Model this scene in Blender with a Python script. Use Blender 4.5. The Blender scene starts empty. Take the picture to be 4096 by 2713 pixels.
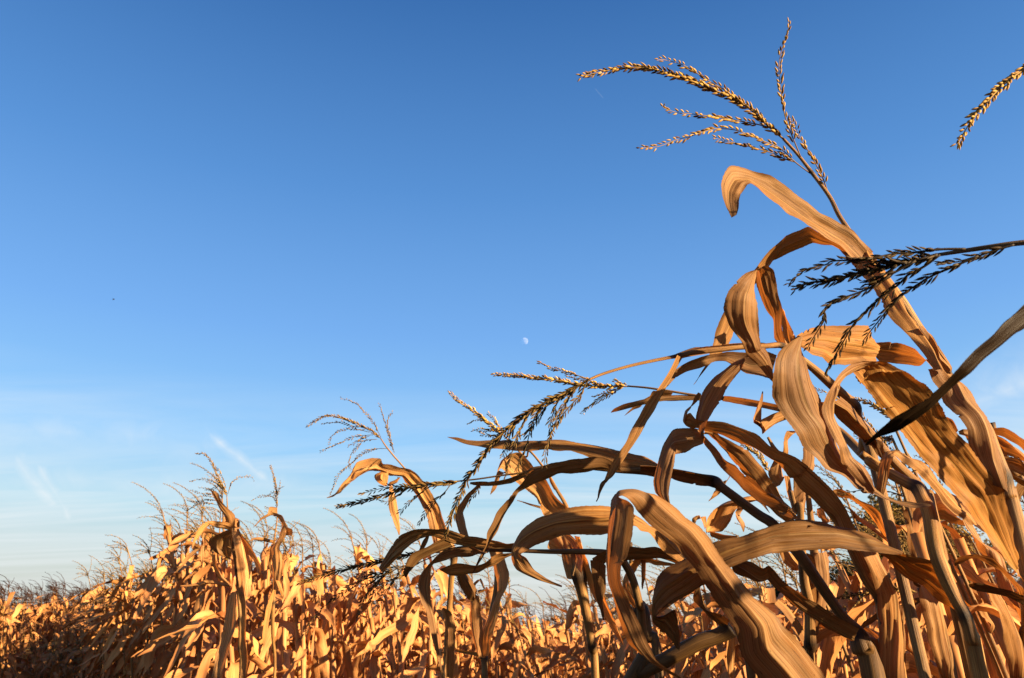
import bpy, math, random
import numpy as np
from mathutils import Vector

# ------------------------------------------------------------------ camera, sky, sun, exposure
sc = bpy.context.scene
R = math.radians
CAM_H = 1.62
PITCH = R(21.0)
FPX = 3124.0                      # focal length in photo pixels (18 mm on a 23.6 mm sensor, 4096 px wide)
cam_d = bpy.data.cameras.new('camera')
cam_d.sensor_width = 23.6
cam_d.lens = 18.0
cam_d.clip_start = 0.02
cam_d.clip_end = 9000
cam_d.dof.use_dof = True
cam_d.dof.focus_distance = 1.5
cam_d.dof.aperture_fstop = 8.0
cam = bpy.data.objects.new('camera', cam_d)
sc.collection.objects.link(cam)
cam.location = (0, 0, CAM_H)
cam.rotation_euler = (math.pi / 2 + PITCH, 0, 0)
sc.camera = cam

SUN_AZ, SUN_EL = R(119), R(14)     # azimuth clockwise from the view direction: right and behind the camera
to_sun = Vector((math.sin(SUN_AZ) * math.cos(SUN_EL), math.cos(SUN_AZ) * math.cos(SUN_EL), math.sin(SUN_EL)))
sun_d = bpy.data.lights.new('sun', 'SUN')
sun_d.energy = 5.0
sun_d.angle = R(0.5)
sun_d.color = (1.0, 0.75, 0.45)
sun = bpy.data.objects.new('sun', sun_d)
sc.collection.objects.link(sun)
sun.rotation_euler = to_sun.to_track_quat('Z', 'Y').to_euler()

sc.view_settings.view_transform = 'Standard'
sc.view_settings.look = 'None'
sc.view_settings.exposure = 2.0
sc.view_settings.gamma = 1.0
sc.render.engine = 'CYCLES'
sc.cycles.use_denoising = True
sc.cycles.max_bounces = 5
sc.cycles.diffuse_bounces = 2
sc.cycles.transmission_bounces = 3
sc.cycles.transparent_max_bounces = 8

world = bpy.data.worlds.new("World")
sc.world = world
world.use_nodes = True
wt = world.node_tree
wn, wl = wt.nodes, wt.links
for n in list(wn):
    wn.remove(n)


def nd(nt, typ, **kw):
    n = nt.nodes.new(typ)
    for k, v in kw.items():
        if isinstance(v, dict):
            for kk, vv in v.items():
                n.inputs[kk].default_value = vv
        else:
            setattr(n, k, v)
    return n


def ramp(nt, stops, interp='LINEAR'):
    r = nt.nodes.new('ShaderNodeValToRGB')
    cr = r.color_ramp
    cr.interpolation = interp
    while len(cr.elements) > 1:
        cr.elements.remove(cr.elements[-1])
    cr.elements[0].position = stops[0][0]
    cr.elements[0].color = stops[0][1]
    for p, c in stops[1:]:
        e = cr.elements.new(p)
        e.color = c
    return r


def lin(r, g, b, k=1.0):
    f = lambda c: ((c / 255 + 0.055) / 1.055) ** 2.4 if c / 255 > 0.04045 else c / 255 / 12.92
    return (f(r) * k, f(g) * k, f(b) * k, 1)


def math_node(nt, op, a, b=None, clamp=False):
    m = nt.nodes.new('ShaderNodeMath')
    m.operation = op
    m.use_clamp = clamp
    for i, v in enumerate((a, b)):
        if v is None:
            continue
        if isinstance(v, (int, float)):
            m.inputs[i].default_value = v
        else:
            nt.links.new(v, m.inputs[i])
    return m.outputs[0]


# sky: Nishita sky for this sun, graded by height above the horizon (evening haze low down), thin cirrus streaks
sky = nd(wt, 'ShaderNodeTexSky', sky_type='NISHITA')
sky.sun_disc = False
sky.sun_elevation = SUN_EL
sky.sun_rotation = SUN_AZ
sky.air_density = 1.0
sky.dust_density = 0.6
sky.ozone_density = 1.5
tc = nd(wt, 'ShaderNodeTexCoord')
sep = nd(wt, 'ShaderNodeSeparateXYZ')
wl.new(tc.outputs['Generated'], sep.inputs[0])

# sky colours wanted at sin(elevation) = z, and the Nishita values there: their ratio is the grade
STOPS = [(0.0, (208, 200, 188), (.40, .44, .33)), (.035, (206, 206, 196), (.43, .50, .38)), (.075, (203, 213, 206), (.438, .513, .415)), (.146, (184, 222, 238), (.296, .423, .476)),
         (.225, (150, 206, 252), (.211, .325, .432)), (.358, (120, 176, 240), (.126, .207, .319)), (.52, (90, 147, 214), (.09, .151, .247)),
         (.70, (60, 112, 178), (.065, .11, .187)), (1.0, (42, 90, 160), (.05, .085, .15))]
GK = 8.0
SKY_K = 0.5
grade = ramp(wt, [(z, tuple(min(lin(*c)[i] / n[i] / GK, 5) for i in range(3)) + (1,)) for z, c, n in STOPS])
flat = ramp(wt, [(z, lin(*c)) for z, c, n in STOPS])
wl.new(tc.outputs['Generated'], sep.inputs[0])
wl.new(sep.outputs['Z'], grade.inputs[0])
wl.new(sep.outputs['Z'], flat.inputs[0])


def vmath(nt, op, a, b=None, scale=None):
    m = nt.nodes.new('ShaderNodeVectorMath')
    m.operation = op
    for i, v in enumerate((a, b)):
        if v is None:
            continue
        if isinstance(v, (tuple, list)):
            m.inputs[i].default_value = v
        else:
            nt.links.new(v, m.inputs[i])
    if scale is not None:
        m.inputs['Scale'].default_value = scale
    return m.outputs[0]


def mixc(nt, fac, a, b, mode='MIX'):
    m = nt.nodes.new('ShaderNodeMix')
    m.data_type = 'RGBA'
    m.blend_type = mode
    for key, v in ((0, fac), (6, a), (7, b)):
        if isinstance(v, (int, float)) or isinstance(v, tuple):
            m.inputs[key].default_value = v
        else:
            nt.links.new(v, m.inputs[key])
    return m.outputs[2]


graded = vmath(wt, 'SCALE', vmath(wt, 'MULTIPLY', sky.outputs[0], grade.outputs[0]), scale=GK)
base = mixc(wt, 0.88, graded, vmath(wt, 'SCALE', flat.outputs[0], scale=10.0))
# cirrus streaks
zc = math_node(wt, 'ADD', math_node(wt, 'MAXIMUM', sep.outputs['Z'], 0.0), 0.12)
cmb = nd(wt, 'ShaderNodeCombineXYZ')
wl.new(math_node(wt, 'DIVIDE', sep.outputs['X'], zc), cmb.inputs[0])
wl.new(math_node(wt, 'DIVIDE', sep.outputs['Y'], zc), cmb.inputs[1])
mp = nd(wt, 'ShaderNodeMapping')
mp.inputs['Rotation'].default_value = (0, 0, R(38))
mp.inputs['Scale'].default_value = (0.30, 1.35, 1)
wl.new(cmb.outputs[0], mp.inputs[0])
cn = nd(wt, 'ShaderNodeTexNoise')
cn.inputs['Scale'].default_value = 1.1
cn.inputs['Detail'].default_value = 7
cn.inputs['Roughness'].default_value = 0.6
cn.inputs['Distortion'].default_value = 0.9
wl.new(mp.outputs[0], cn.inputs['Vector'])
cr = ramp(wt, [(0.36, (0, 0, 0, 1)), (0.72, (1, 1, 1, 1))])
wl.new(cn.outputs[0], cr.inputs[0])
band = ramp(wt, [(0.0, (.25, .25, .25, 1)), (0.06, (1, 1, 1, 1)), (0.20, (.8, .8, .8, 1)), (0.30, (0, 0, 0, 1))])
wl.new(sep.outputs['Z'], band.inputs[0])
cf = math_node(wt, 'MULTIPLY', math_node(wt, 'MULTIPLY', cr.outputs[0], band.outputs[0]), 0.85)
# one short jet trail high up
def dirv(sx, sy):
    v = Vector(((sx - 2048) / FPX, 1.0, (1356.5 - sy) / FPX))
    c, s = math.cos(PITCH), math.sin(PITCH)
    return Vector((v.x, v.y * c - v.z * s, v.y * s + v.z * c)).normalized()
wob = nd(wt, 'ShaderNodeTexNoise')
wob.inputs['Scale'].default_value = 9
wob.inputs['Detail'].default_value = 5
wl.new(tc.outputs['Generated'], wob.inputs['Vector'])
WV = vmath(wt, 'ADD', tc.outputs['Generated'], vmath(wt, 'SCALE', vmath(wt, 'SUBTRACT', wob.outputs['Color'], (.5, .5, .5)), scale=0.028))
fib = nd(wt, 'ShaderNodeTexNoise')
fib.inputs['Scale'].default_value = 26
fib.inputs['Detail'].default_value = 5
fib.inputs['Distortion'].default_value = 1.0
wl.new(tc.outputs['Generated'], fib.inputs['Vector'])
fibr = ramp(wt, [(0.35, (.45, .45, .45, 1)), (0.7, (1, 1, 1, 1))])
wl.new(fib.outputs[0], fibr.inputs[0])
def streak(a, b, wid, strength, fac, src=None):
    src = WV if src is None else src
    a, b = dirv(*a), dirv(*b)
    n = a.cross(b).normalized()
    m = ((a + b) / 2).normalized()
    half = (a - b).length / 2
    dist = math_node(wt, 'ABSOLUTE', vdot(src, n))
    t = (b - a).normalized()
    along = math_node(wt, 'ABSOLUTE', vdot(src, t, -m.dot(t)))
    f1 = math_node(wt, 'SUBTRACT', 1.0, math_node(wt, 'DIVIDE', dist, wid), True)
    f2 = math_node(wt, 'MULTIPLY', math_node(wt, 'SUBTRACT', 1.0, math_node(wt, 'DIVIDE', along, half), True), 3.0, True)
    f3 = math_node(wt, 'GREATER_THAN', vdot(tc.outputs['Generated'], m), 0.5)
    if wid > .001:
        f1 = math_node(wt, 'MULTIPLY', math_node(wt, 'MULTIPLY', f1, f1), fibr.outputs[0])
        f2 = math_node(wt, 'MULTIPLY', f2, 0.7)
    g = math_node(wt, 'MULTIPLY', math_node(wt, 'MULTIPLY', f1, f2), math_node(wt, 'MULTIPLY', f3, strength))
    return math_node(wt, 'MAXIMUM', fac, g)
def vdot(sock, v, add=0.0):
    m = wt.nodes.new('ShaderNodeVectorMath')
    m.operation = 'DOT_PRODUCT'
    wl.new(sock, m.inputs[0])
    m.inputs[1].default_value = tuple(v)
    return math_node(wt, 'ADD', m.outputs['Value'], add)
cf = streak((2378, 352), (2415, 395), 0.0006, 0.12, cf, tc.outputs['Generated'])
cf = streak((830, 1715), (1090, 1960), 0.016, 1.25, cf)
cf = streak((40, 1800), (260, 2060), 0.026, 1.2, cf)
cf = streak((150, 1830), (310, 2120), 0.016, 1.1, cf)
cf = streak((-300, 2045), (900, 2035), 0.010, 0.35, cf)
cf = streak((0, 1690), (1000, 1800), 0.070, 0.5, cf)
cf = streak((3700, 1700), (4500, 1350), 0.07, 0.8, cf)
cf = streak((-200, 1900), (1300, 1960), 0.06, 0.6, cf)
cf = streak((1200, 1800), (2100, 1830), 0.02, 0.35, cf)
cloudy = vmath(wt, 'SCALE', mixc(wt, cf, base, (8.8, 9.3, 9.6, 1)), scale=SKY_K)
bg = nd(wt, 'ShaderNodeBackground')
bg.inputs['Strength'].default_value = 0.05      # over a sky already scaled by SKY_K
wl.new(cloudy, bg.inputs[0])
wo = nd(wt, 'ShaderNodeOutputWorld')
wl.new(bg.outputs[0], wo.inputs[0])

# ------------------------------------------------------------------ materials
ALB = 0.68                        # dried blades are a little darker than fresh straw


def new_mat(name):
    m = bpy.data.materials.new(name)
    m.use_nodes = True
    nt = m.node_tree
    for n in list(nt.nodes):
        nt.nodes.remove(n)
    return m, nt


def attr(nt, name, typ='GEOMETRY'):
    a = nt.nodes.new('ShaderNodeAttribute')
    a.attribute_type = typ
    a.attribute_name = name
    return a


def noise(nt, vec, scale, detail=3, rough=0.5, stretch=None, dist=0.0):
    if stretch:
        mp = nt.nodes.new('ShaderNodeMapping')
        mp.inputs['Scale'].default_value = stretch
        nt.links.new(vec, mp.inputs[0])
        vec = mp.outputs[0]
    n = nt.nodes.new('ShaderNodeTexNoise')
    n.inputs['Scale'].default_value = scale
    n.inputs['Detail'].default_value = detail
    n.inputs['Roughness'].default_value = rough
    n.inputs['Distortion'].default_value = dist
    nt.links.new(vec, n.inputs['Vector'])
    return n.outputs[0]


def leaf_material():
    """dry maize blade: long veins, pale midrib, brown flecks and streaks; uv.x = across (0..1), uv.y = metres along"""
    m, nt = new_mat('dry_leaf')
    L = nt.links
    uvn = nd(nt, 'ShaderNodeUVMap')
    oi = nd(nt, 'ShaderNodeObjectInfo')
    # a different stretch of blade for each leaf
    off = nd(nt, 'ShaderNodeCombineXYZ')
    L.new(math_node(nt, 'MULTIPLY', oi.outputs['Random'], 37.0), off.inputs[1])
    L.new(math_node(nt, 'MULTIPLY', oi.outputs['Random'], 11.0), off.inputs[2])
    uv = vmath(nt, 'ADD', uvn.outputs[0], off.outputs[0])
    fine = noise(nt, uv, 1.0, 3, 0.65, (95, 4, 1))
    mid = noise(nt, uv, 1.0, 4, 0.6, (26, 4.5, 1), 0.25)
    big = noise(nt, uv, 1.0, 2, 0.5, (2.0, 7, 1))
    sepuv = nd(nt, 'ShaderNodeSeparateXYZ')
    L.new(uvn.outputs[0], sepuv.inputs[0])
    cx = math_node(nt, 'ABSOLUTE', math_node(nt, 'SUBTRACT', sepuv.outputs[0], 0.5))
    rib = ramp(nt, [(0.0, (1, 1, 1, 1)), (0.018, (.8, .8, .8, 1)), (0.034, (0, 0, 0, 1))])
    L.new(cx, rib.inputs[0])
    edge = ramp(nt, [(0.44, (0, 0, 0, 1)), (0.5, (1, 1, 1, 1))])
    L.new(cx, edge.inputs[0])
    c0 = mixc(nt, oi.outputs['Random'], lin(234, 180, 114), lin(214, 170, 118))
    c1 = mixc(nt, oi.outputs['Random'], lin(204, 136, 66), lin(194, 142, 86))
    mr = ramp(nt, [(0.35, (0, 0, 0, 1)), (0.68, (1, 1, 1, 1))])
    L.new(mid, mr.inputs[0])
    col = mixc(nt, mr.outputs[0], c0, c1)
    br = ramp(nt, [(0.42, (0, 0, 0, 1)), (0.66, (.8, .8, .8, 1))])
    L.new(big, br.inputs[0])
    col = mixc(nt, br.outputs[0], col, lin(178, 132, 88))
    fr = ramp(nt, [(0.42, (0, 0, 0, 1)), (0.60, (.62, .62, .62, 1))])
    L.new(fine, fr.inputs[0])
    col = mixc(nt, fr.outputs[0], col, lin(132, 84, 42))
    col = mixc(nt, math_node(nt, 'MULTIPLY', rib.outputs[0], 0.38), col, lin(232, 190, 122))
    # grey-brown weathering streaks and dark flecks
    st = noise(nt, uv, 1.0, 5, 0.75, (15, 5.5, 3), 0.5)
    sr = ramp(nt, [(0.56, (0, 0, 0, 1)), (0.66, (.85, .85, .85, 1))])
    L.new(st, sr.inputs[0])
    col = mixc(nt, sr.outputs[0], col, lin(70, 44, 26))
    fl = noise(nt, uv, 1.0, 2, 0.5, (26, 60, 5))
    fr2 = ramp(nt, [(0.70, (0, 0, 0, 1)), (0.745, (.8, .8, .8, 1))])
    L.new(fl, fr2.inputs[0])
    col = mixc(nt, fr2.outputs[0], col, lin(70, 38, 22))
    col = mixc(nt, math_node(nt, 'MULTIPLY', edge.outputs[0], 0.35), col, lin(96, 56, 30))
    dk = attr(nt, 'dark')
    dn = math_node(nt, 'MULTIPLY', dk.outputs['Fac'], math_node(nt, 'ADD', 0.55, mid), True)
    col = mixc(nt, dn, col, lin(52, 32, 22))
    # whole-leaf tone set on the object
    oc = nd(nt, 'ShaderNodeObjectInfo')
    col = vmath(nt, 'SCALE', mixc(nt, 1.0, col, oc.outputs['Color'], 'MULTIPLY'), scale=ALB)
    bsdf = nd(nt, 'ShaderNodeBsdfPrincipled')
    bsdf.inputs['Roughness'].default_value = 0.48
    bsdf.inputs['Specular IOR Level'].default_value = 0.10
    L.new(col, bsdf.inputs['Base Color'])
    hgt = math_node(nt, 'ADD', math_node(nt, 'MULTIPLY', fine, 1.0), math_node(nt, 'MULTIPLY', mid, 0.7))
    hgt = math_node(nt, 'ADD', hgt, math_node(nt, 'MULTIPLY', rib.outputs[0], 1.2))
    bp = nd(nt, 'ShaderNodeBump')
    bp.inputs['Strength'].default_value = 0.6
    bp.inputs['Distance'].default_value = 0.0010
    L.new(hgt, bp.inputs['Height'])
    L.new(bp.outputs[0], bsdf.inputs['Normal'])
    tr = nd(nt, 'ShaderNodeBsdfTranslucent')
    tcx = mixc(nt, 1.0, col, (1.0, 0.58, 0.24, 1), 'MULTIPLY')
    L.new(vmath(nt, 'SCALE', tcx, scale=1.25), tr.inputs[0])
    L.new(bp.outputs[0], tr.inputs['Normal'])
    mx = nd(nt, 'ShaderNodeMixShader')
    mx.inputs[0].default_value = 0.36
    L.new(bsdf.outputs[0], mx.inputs[1])
    L.new(tr.outputs[0], mx.inputs[2])
    o = nd(nt, 'ShaderNodeOutputMaterial')
    L.new(mx.outputs[0], o.inputs[0])
    return m


def simple_leaf(name):
    """the same dry blade at a distance: only broad variation"""
    m, nt = new_mat(name)
    L = nt.links
    g = nd(nt, 'ShaderNodeNewGeometry')
    uvn = nd(nt, 'ShaderNodeUVMap')
    n1 = noise(nt, g.outputs['Position'], 3.0, 2)
    n2 = noise(nt, uvn.outputs[0], 1.0, 2, 0.5, (16, 7, 1))
    r1 = ramp(nt, [(0.3, lin(234, 168, 102)), (0.5, lin(218, 150, 88)), (0.7, lin(186, 120, 70))])
    L.new(n1, r1.inputs[0])
    r2 = ramp(nt, [(0.45, (0, 0, 0, 1)), (0.7, (.6, .6, .6, 1))])
    L.new(n2, r2.inputs[0])
    col = mixc(nt, r2.outputs[0], r1.outputs[0], lin(110, 68, 36))
    dk = attr(nt, 'dark')
    col = mixc(nt, math_node(nt, 'MULTIPLY', dk.outputs['Fac'], 0.9, True), col, lin(58, 38, 28))
    oc = nd(nt, 'ShaderNodeObjectInfo')
    col = vmath(nt, 'SCALE', mixc(nt, 1.0, col, oc.outputs['Color'], 'MULTIPLY'), scale=ALB * 1.12)
    b = nd(nt, 'ShaderNodeBsdfPrincipled')
    b.inputs['Roughness'].default_value = 0.6
    b.inputs['Specular IOR Level'].default_value = 0.12
    L.new(col, b.inputs['Base Color'])
    tr = nd(nt, 'ShaderNodeBsdfTranslucent')
    L.new(mixc(nt, 1.0, col, (1.0, 0.6, 0.3, 1), 'MULTIPLY'), tr.inputs[0])
    mx = nd(nt, 'ShaderNodeMixShader')
    mx.inputs[0].default_value = 0.14
    L.new(b.outputs[0], mx.inputs[1])
    L.new(tr.outputs[0], mx.inputs[2])
    o = nd(nt, 'ShaderNodeOutputMaterial')
    L.new(mx.outputs[0], o.inputs[0])
    return m


def stalk_material():
    m, nt = new_mat('dry_stalk')
    L = nt.links
    uvn = nd(nt, 'ShaderNodeUVMap')
    fine = noise(nt, uvn.outputs[0], 1.0, 3, 0.6, (60, 4, 1))
    big = noise(nt, uvn.outputs[0], 1.0, 3, 0.6, (4, 8, 1))
    r1 = ramp(nt, [(0.3, lin(214, 168, 104)), (0.5, lin(180, 130, 70)), (0.68, lin(104, 68, 36))])
    L.new(big, r1.inputs[0])
    r2 = ramp(nt, [(0.42, (0, 0, 0, 1)), (0.60, (.75, .75, .75, 1))])
    L.new(fine, r2.inputs[0])
    col = mixc(nt, r2.outputs[0], r1.outputs[0], lin(104, 72, 36))
    dk = attr(nt, 'dark')
    col = mixc(nt, math_node(nt, 'MULTIPLY', dk.outputs['Fac'], 0.96, True), col, lin(34, 24, 18))
    oc = nd(nt, 'ShaderNodeObjectInfo')
    col = vmath(nt, 'SCALE', mixc(nt, 1.0, col, oc.outputs['Color'], 'MULTIPLY'), scale=ALB)
    b = nd(nt, 'ShaderNodeBsdfPrincipled')
    b.inputs['Roughness'].default_value = 0.55
    b.inputs['Specular IOR Level'].default_value = 0.2
    L.new(col, b.inputs['Base Color'])
    bp = nd(nt, 'ShaderNodeBump')
    bp.inputs['Strength'].default_value = 0.8
    bp.inputs['Distance'].default_value = 0.0018
    L.new(fine, bp.inputs['Height'])
    L.new(bp.outputs[0], b.inputs['Normal'])
    o = nd(nt, 'ShaderNodeOutputMaterial')
    L.new(b.outputs[0], o.inputs[0])
    return m


def tassel_material():
    """spikelets: uv.y runs from base (0) to tip (1) of each spikelet, uv.x is a per-spikelet random"""
    m, nt = new_mat('dry_tassel')
    L = nt.links
    uvn = nd(nt, 'ShaderNodeUVMap')
    s = nd(nt, 'ShaderNodeSeparateXYZ')
    L.new(uvn.outputs[0], s.inputs[0])
    rr = ramp(nt, [(0.0, lin(208, 168, 88)), (0.5, lin(186, 144, 68)), (0.8, lin(146, 108, 50)), (1.0, lin(84, 56, 34))])
    L.new(s.outputs[0], rr.inputs[0])
    tr_ = ramp(nt, [(0.0, (.55, .55, .55, 1)), (0.2, (0, 0, 0, 1)), (0.75, (0, 0, 0, 1)), (1.0, (.5, .5, .5, 1))])
    L.new(s.outputs[1], tr_.inputs[0])
    col = mixc(nt, tr_.outputs[0], rr.outputs[0], lin(84, 50, 34))
    dk = attr(nt, 'dark')
    col = mixc(nt, math_node(nt, 'MULTIPLY', dk.outputs['Fac'], 0.9, True), col, lin(46, 32, 26))
    oc = nd(nt, 'ShaderNodeObjectInfo')
    col = vmath(nt, 'SCALE', mixc(nt, 1.0, col, oc.outputs['Color'], 'MULTIPLY'), scale=ALB)
    b = nd(nt, 'ShaderNodeBsdfPrincipled')
    b.inputs['Roughness'].default_value = 0.6
    b.inputs['Specular IOR Level'].default_value = 0.12
    L.new(col, b.inputs['Base Color'])
    o = nd(nt, 'ShaderNodeOutputMaterial')
    L.new(b.outputs[0], o.inputs[0])
    return m


def plain(name, stops, scale, rough=0.9, transl=0.0, bump=0.0):
    m, nt = new_mat(name)
    L = nt.links
    g = nd(nt, 'ShaderNodeNewGeometry')
    n1 = noise(nt, g.outputs['Position'], scale, 6, 0.6)
    r1 = ramp(nt, stops)
    L.new(n1, r1.inputs[0])
    b = nd(nt, 'ShaderNodeBsdfPrincipled')
    b.inputs['Roughness'].default_value = rough
    b.inputs['Specular IOR Level'].default_value = 0.2
    base_c = vmath(nt, 'SCALE', r1.outputs[0], scale=.72)
    L.new(base_c, b.inputs['Base Color'])
    if bump:
        bp = nd(nt, 'ShaderNodeBump')
        bp.inputs['Strength'].default_value = 1
        bp.inputs['Distance'].default_value = bump
        L.new(n1, bp.inputs['Height'])
        L.new(bp.outputs[0], b.inputs['Normal'])
    sh = b.outputs[0]
    if transl:
        t = nd(nt, 'ShaderNodeBsdfTranslucent')
        L.new(r1.outputs[0], t.inputs[0])
        mx = nd(nt, 'ShaderNodeMixShader')
        mx.inputs[0].default_value = transl
        L.new(sh, mx.inputs[1])
        L.new(t.outputs[0], mx.inputs[2])
        sh = mx.outputs[0]
    o = nd(nt, 'ShaderNodeOutputMaterial')
    L.new(sh, o.inputs[0])
    return m


M_LEAF = leaf_material()
M_FAR = simple_leaf('dry_leaf_distant')
M_STALK = stalk_material()
M_TAS = tassel_material()
M_SOIL = plain('soil', [(0.3, (.045, .03, .018, 1)), (0.55, (.075, .05, .03, 1)), (0.75, (.13, .09, .05, 1))], 4.0, 0.95, 0, 0.05)
M_BARK = plain('bark', [(0.3, (.05, .035, .025, 1)), (0.7, (.12, .09, .065, 1))], 6.0)
M_TREE = [plain('autumn_foliage', [(0.25, (.10, .085, .018, 1)), (0.5, (.17, .115, .025, 1)), (0.75, (.26, .14, .03, 1))], 0.9, 0.7, 0.25),
          plain('green_foliage', [(0.25, (.025, .045, .012, 1)), (0.5, (.05, .075, .016, 1)), (0.75, (.12, .10, .02, 1))], 0.9, 0.7, 0.2),
          plain('conifer_foliage', [(0.3, (.010, .022, .010, 1)), (0.7, (.028, .045, .016, 1))], 2.0, 0.8, 0.05)]
M_BIRD = plain('bird_feathers', [(0.3, (.02, .02, .022, 1)), (0.7, (.05, .045, .04, 1))], 30)


# ------------------------------------------------------------------ mesh helpers
class MB:
    """collects pieces of one mesh: vertices, quads, uv per vertex, 'dark' per vertex, material index per face"""
    def __init__(s):
        s.v, s.f, s.uv, s.dk, s.mi, s.n = [], [], [], [], [], 0

    def add(s, v, f, uv, dk=None, mi=0):
        v = np.asarray(v, float)
        s.v.append(v)
        s.f.append(np.asarray(f, int) + s.n)
        s.uv.append(np.asarray(uv, float))
        s.dk.append(np.zeros(len(v)) if dk is None else np.broadcast_to(np.asarray(dk, float), (len(v),)).copy())
        s.mi.append(np.full(len(f), mi, int))
        s.n += len(v)

    def arrays(s):
        return (np.concatenate(s.v), np.concatenate(s.f), np.concatenate(s.uv), np.concatenate(s.dk), np.concatenate(s.mi))

    def mesh(s, name, mats, origin=(0, 0, 0)):
        return mesh_from(name, s.arrays(), mats, origin)


def mesh_from(name, arr, mats, origin=(0, 0, 0)):
    v, f, uv, dk, mi = arr
    v = v - np.asarray(origin, float)
    me = bpy.data.meshes.new(name)
    me.vertices.add(len(v))
    me.vertices.foreach_set('co', v.astype(np.float32).ravel())
    nf = len(f)
    me.loops.add(nf * 4)
    me.polygons.add(nf)
    me.loops.foreach_set('vertex_index', f.astype(np.int32).ravel())
    me.polygons.foreach_set('loop_start', np.arange(0, nf * 4, 4, dtype=np.int32))
    me.polygons.foreach_set('loop_total', np.full(nf, 4, dtype=np.int32))
    me.polygons.foreach_set('material_index', mi.astype(np.int32))
    me.polygons.foreach_set('use_smooth', np.ones(nf, dtype=bool))
    ul = me.uv_layers.new(name='UVMap')
    ul.data.foreach_set('uv', uv[f.ravel()].astype(np.float32).ravel())
    at = me.attributes.new('dark', 'FLOAT', 'POINT')
    at.data.foreach_set('value', dk.astype(np.float32))
    for m in mats:
        me.materials.append(m)
    me.update(calc_edges=True)
    return me


def grid_faces(n, m, close=False):
    """n rows of m vertices"""
    i = np.arange(n - 1)[:, None]
    mm = m if close else m - 1
    j = np.arange(mm)[None, :]
    j2 = (j + 1) % m
    a = i * m + j
    b = i * m + j2
    return np.stack([a, b, b + m, a + m], -1).reshape(-1, 4)


def unit(a):
    return a / np.maximum(np.linalg.norm(a, axis=-1, keepdims=True), 1e-9)


def catmull(P, per):
    """Catmull-Rom through rows of P, per samples a span"""
    P = np.asarray(P, float)
    n = len(P)
    if n == 2:
        t = np.linspace(0, 1, per + 1)[:, None]
        return P[0] * (1 - t) + P[1] * t
    Q = np.vstack([2 * P[0] - P[1], P, 2 * P[-1] - P[-2]])
    out = []
    for i in range(n - 1):
        p0, p1, p2, p3 = Q[i:i + 4]
        t = np.linspace(0, 1, per, endpoint=False)[:, None]
        out.append(0.5 * (2 * p1 + (p2 - p0) * t + (2 * p0 - 5 * p1 + 4 * p2 - p3) * t ** 2 + (3 * p1 - p0 - 3 * p2 + p3) * t ** 3))
    out.append(P[-1:])
    return np.vstack(out)


def frames(P, up=(0, 0, 1)):
    T = unit(np.gradient(P, axis=0))
    n0 = np.cross(T[0], up)
    if np.linalg.norm(n0) < 1e-3:
        n0 = np.cross(T[0], (0, 1, 0))
    N = np.zeros_like(P)
    N[0] = n0 / np.linalg.norm(n0)
    for i in range(1, len(P)):
        v = N[i - 1] - T[i] * np.dot(N[i - 1], T[i])
        N[i] = v / max(np.linalg.norm(v), 1e-9)
    return T, N, np.cross(T, N)


def tube(mb, P, rad, m=8, dark=0.0, mi=0):
    P = np.asarray(P, float)
    T, N, B = frames(P)
    rad = np.broadcast_to(np.asarray(rad, float), (len(P),))
    a = np.linspace(0, 2 * np.pi, m, endpoint=False)
    V = P[:, None, :] + rad[:, None, None] * (np.cos(a)[None, :, None] * N[:, None, :] + np.sin(a)[None, :, None] * B[:, None, :])
    s = np.concatenate([[0], np.cumsum(np.linalg.norm(np.diff(P, axis=0), axis=1))])
    uv = np.stack([np.broadcast_to(np.abs(a / np.pi - 1)[None, :] * 0.6, (len(P), m)), np.broadcast_to(s[:, None], (len(P), m))], -1)
    dk = np.broadcast_to(np.asarray(dark, float).reshape(-1, 1) if np.ndim(dark) else np.full((len(P), 1), dark), (len(P), m))
    V = V.reshape(-1, 3)
    f = grid_faces(len(P), m, True)
    # closed ends
    n = len(V)
    V = np.vstack([V, P[:1], P[-1:]])
    uv = np.vstack([uv.reshape(-1, 2), [[0, 0]], [[0, s[-1]]]])
    dk = np.concatenate([dk.ravel(), [dk[0, 0]], [dk[-1, 0]]])
    caps = []
    for j in range(0, m, 2):
        caps.append([n, (j + 2) % m, (j + 1) % m, j])
        k = (len(P) - 1) * m
        caps.append([n + 1, k + j, k + (j + 1) % m, k + (j + 2) % m])
    mb.add(V, np.vstack([f, caps]), uv, dk, mi)


# spikelet template: pointed seed shape along +z, unit length
_m, _pr = 6, [(0.0, .25), (.22, .85), (.5, 1.0), (.78, .62), (1.0, .04)]
_a = np.linspace(0, 2 * np.pi, _m, endpoint=False)
SPK_V = np.array([[r * .5 * math.cos(a), r * .36 * math.sin(a), z] for z, r in _pr for a in _a])
SPK_F = grid_faces(len(_pr), _m, True)
SPK_Z = np.array([z for z, r in _pr for a in _a])
LSP_V = np.array([[0, 0, 0], [.5, .1, .45], [0, .4, .45], [-.5, .1, .45], [0, -.4, .45], [0, 0, 1]], float)
LSP_F = np.array([[0, 1, 2, 2], [0, 2, 3, 3]])


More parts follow.
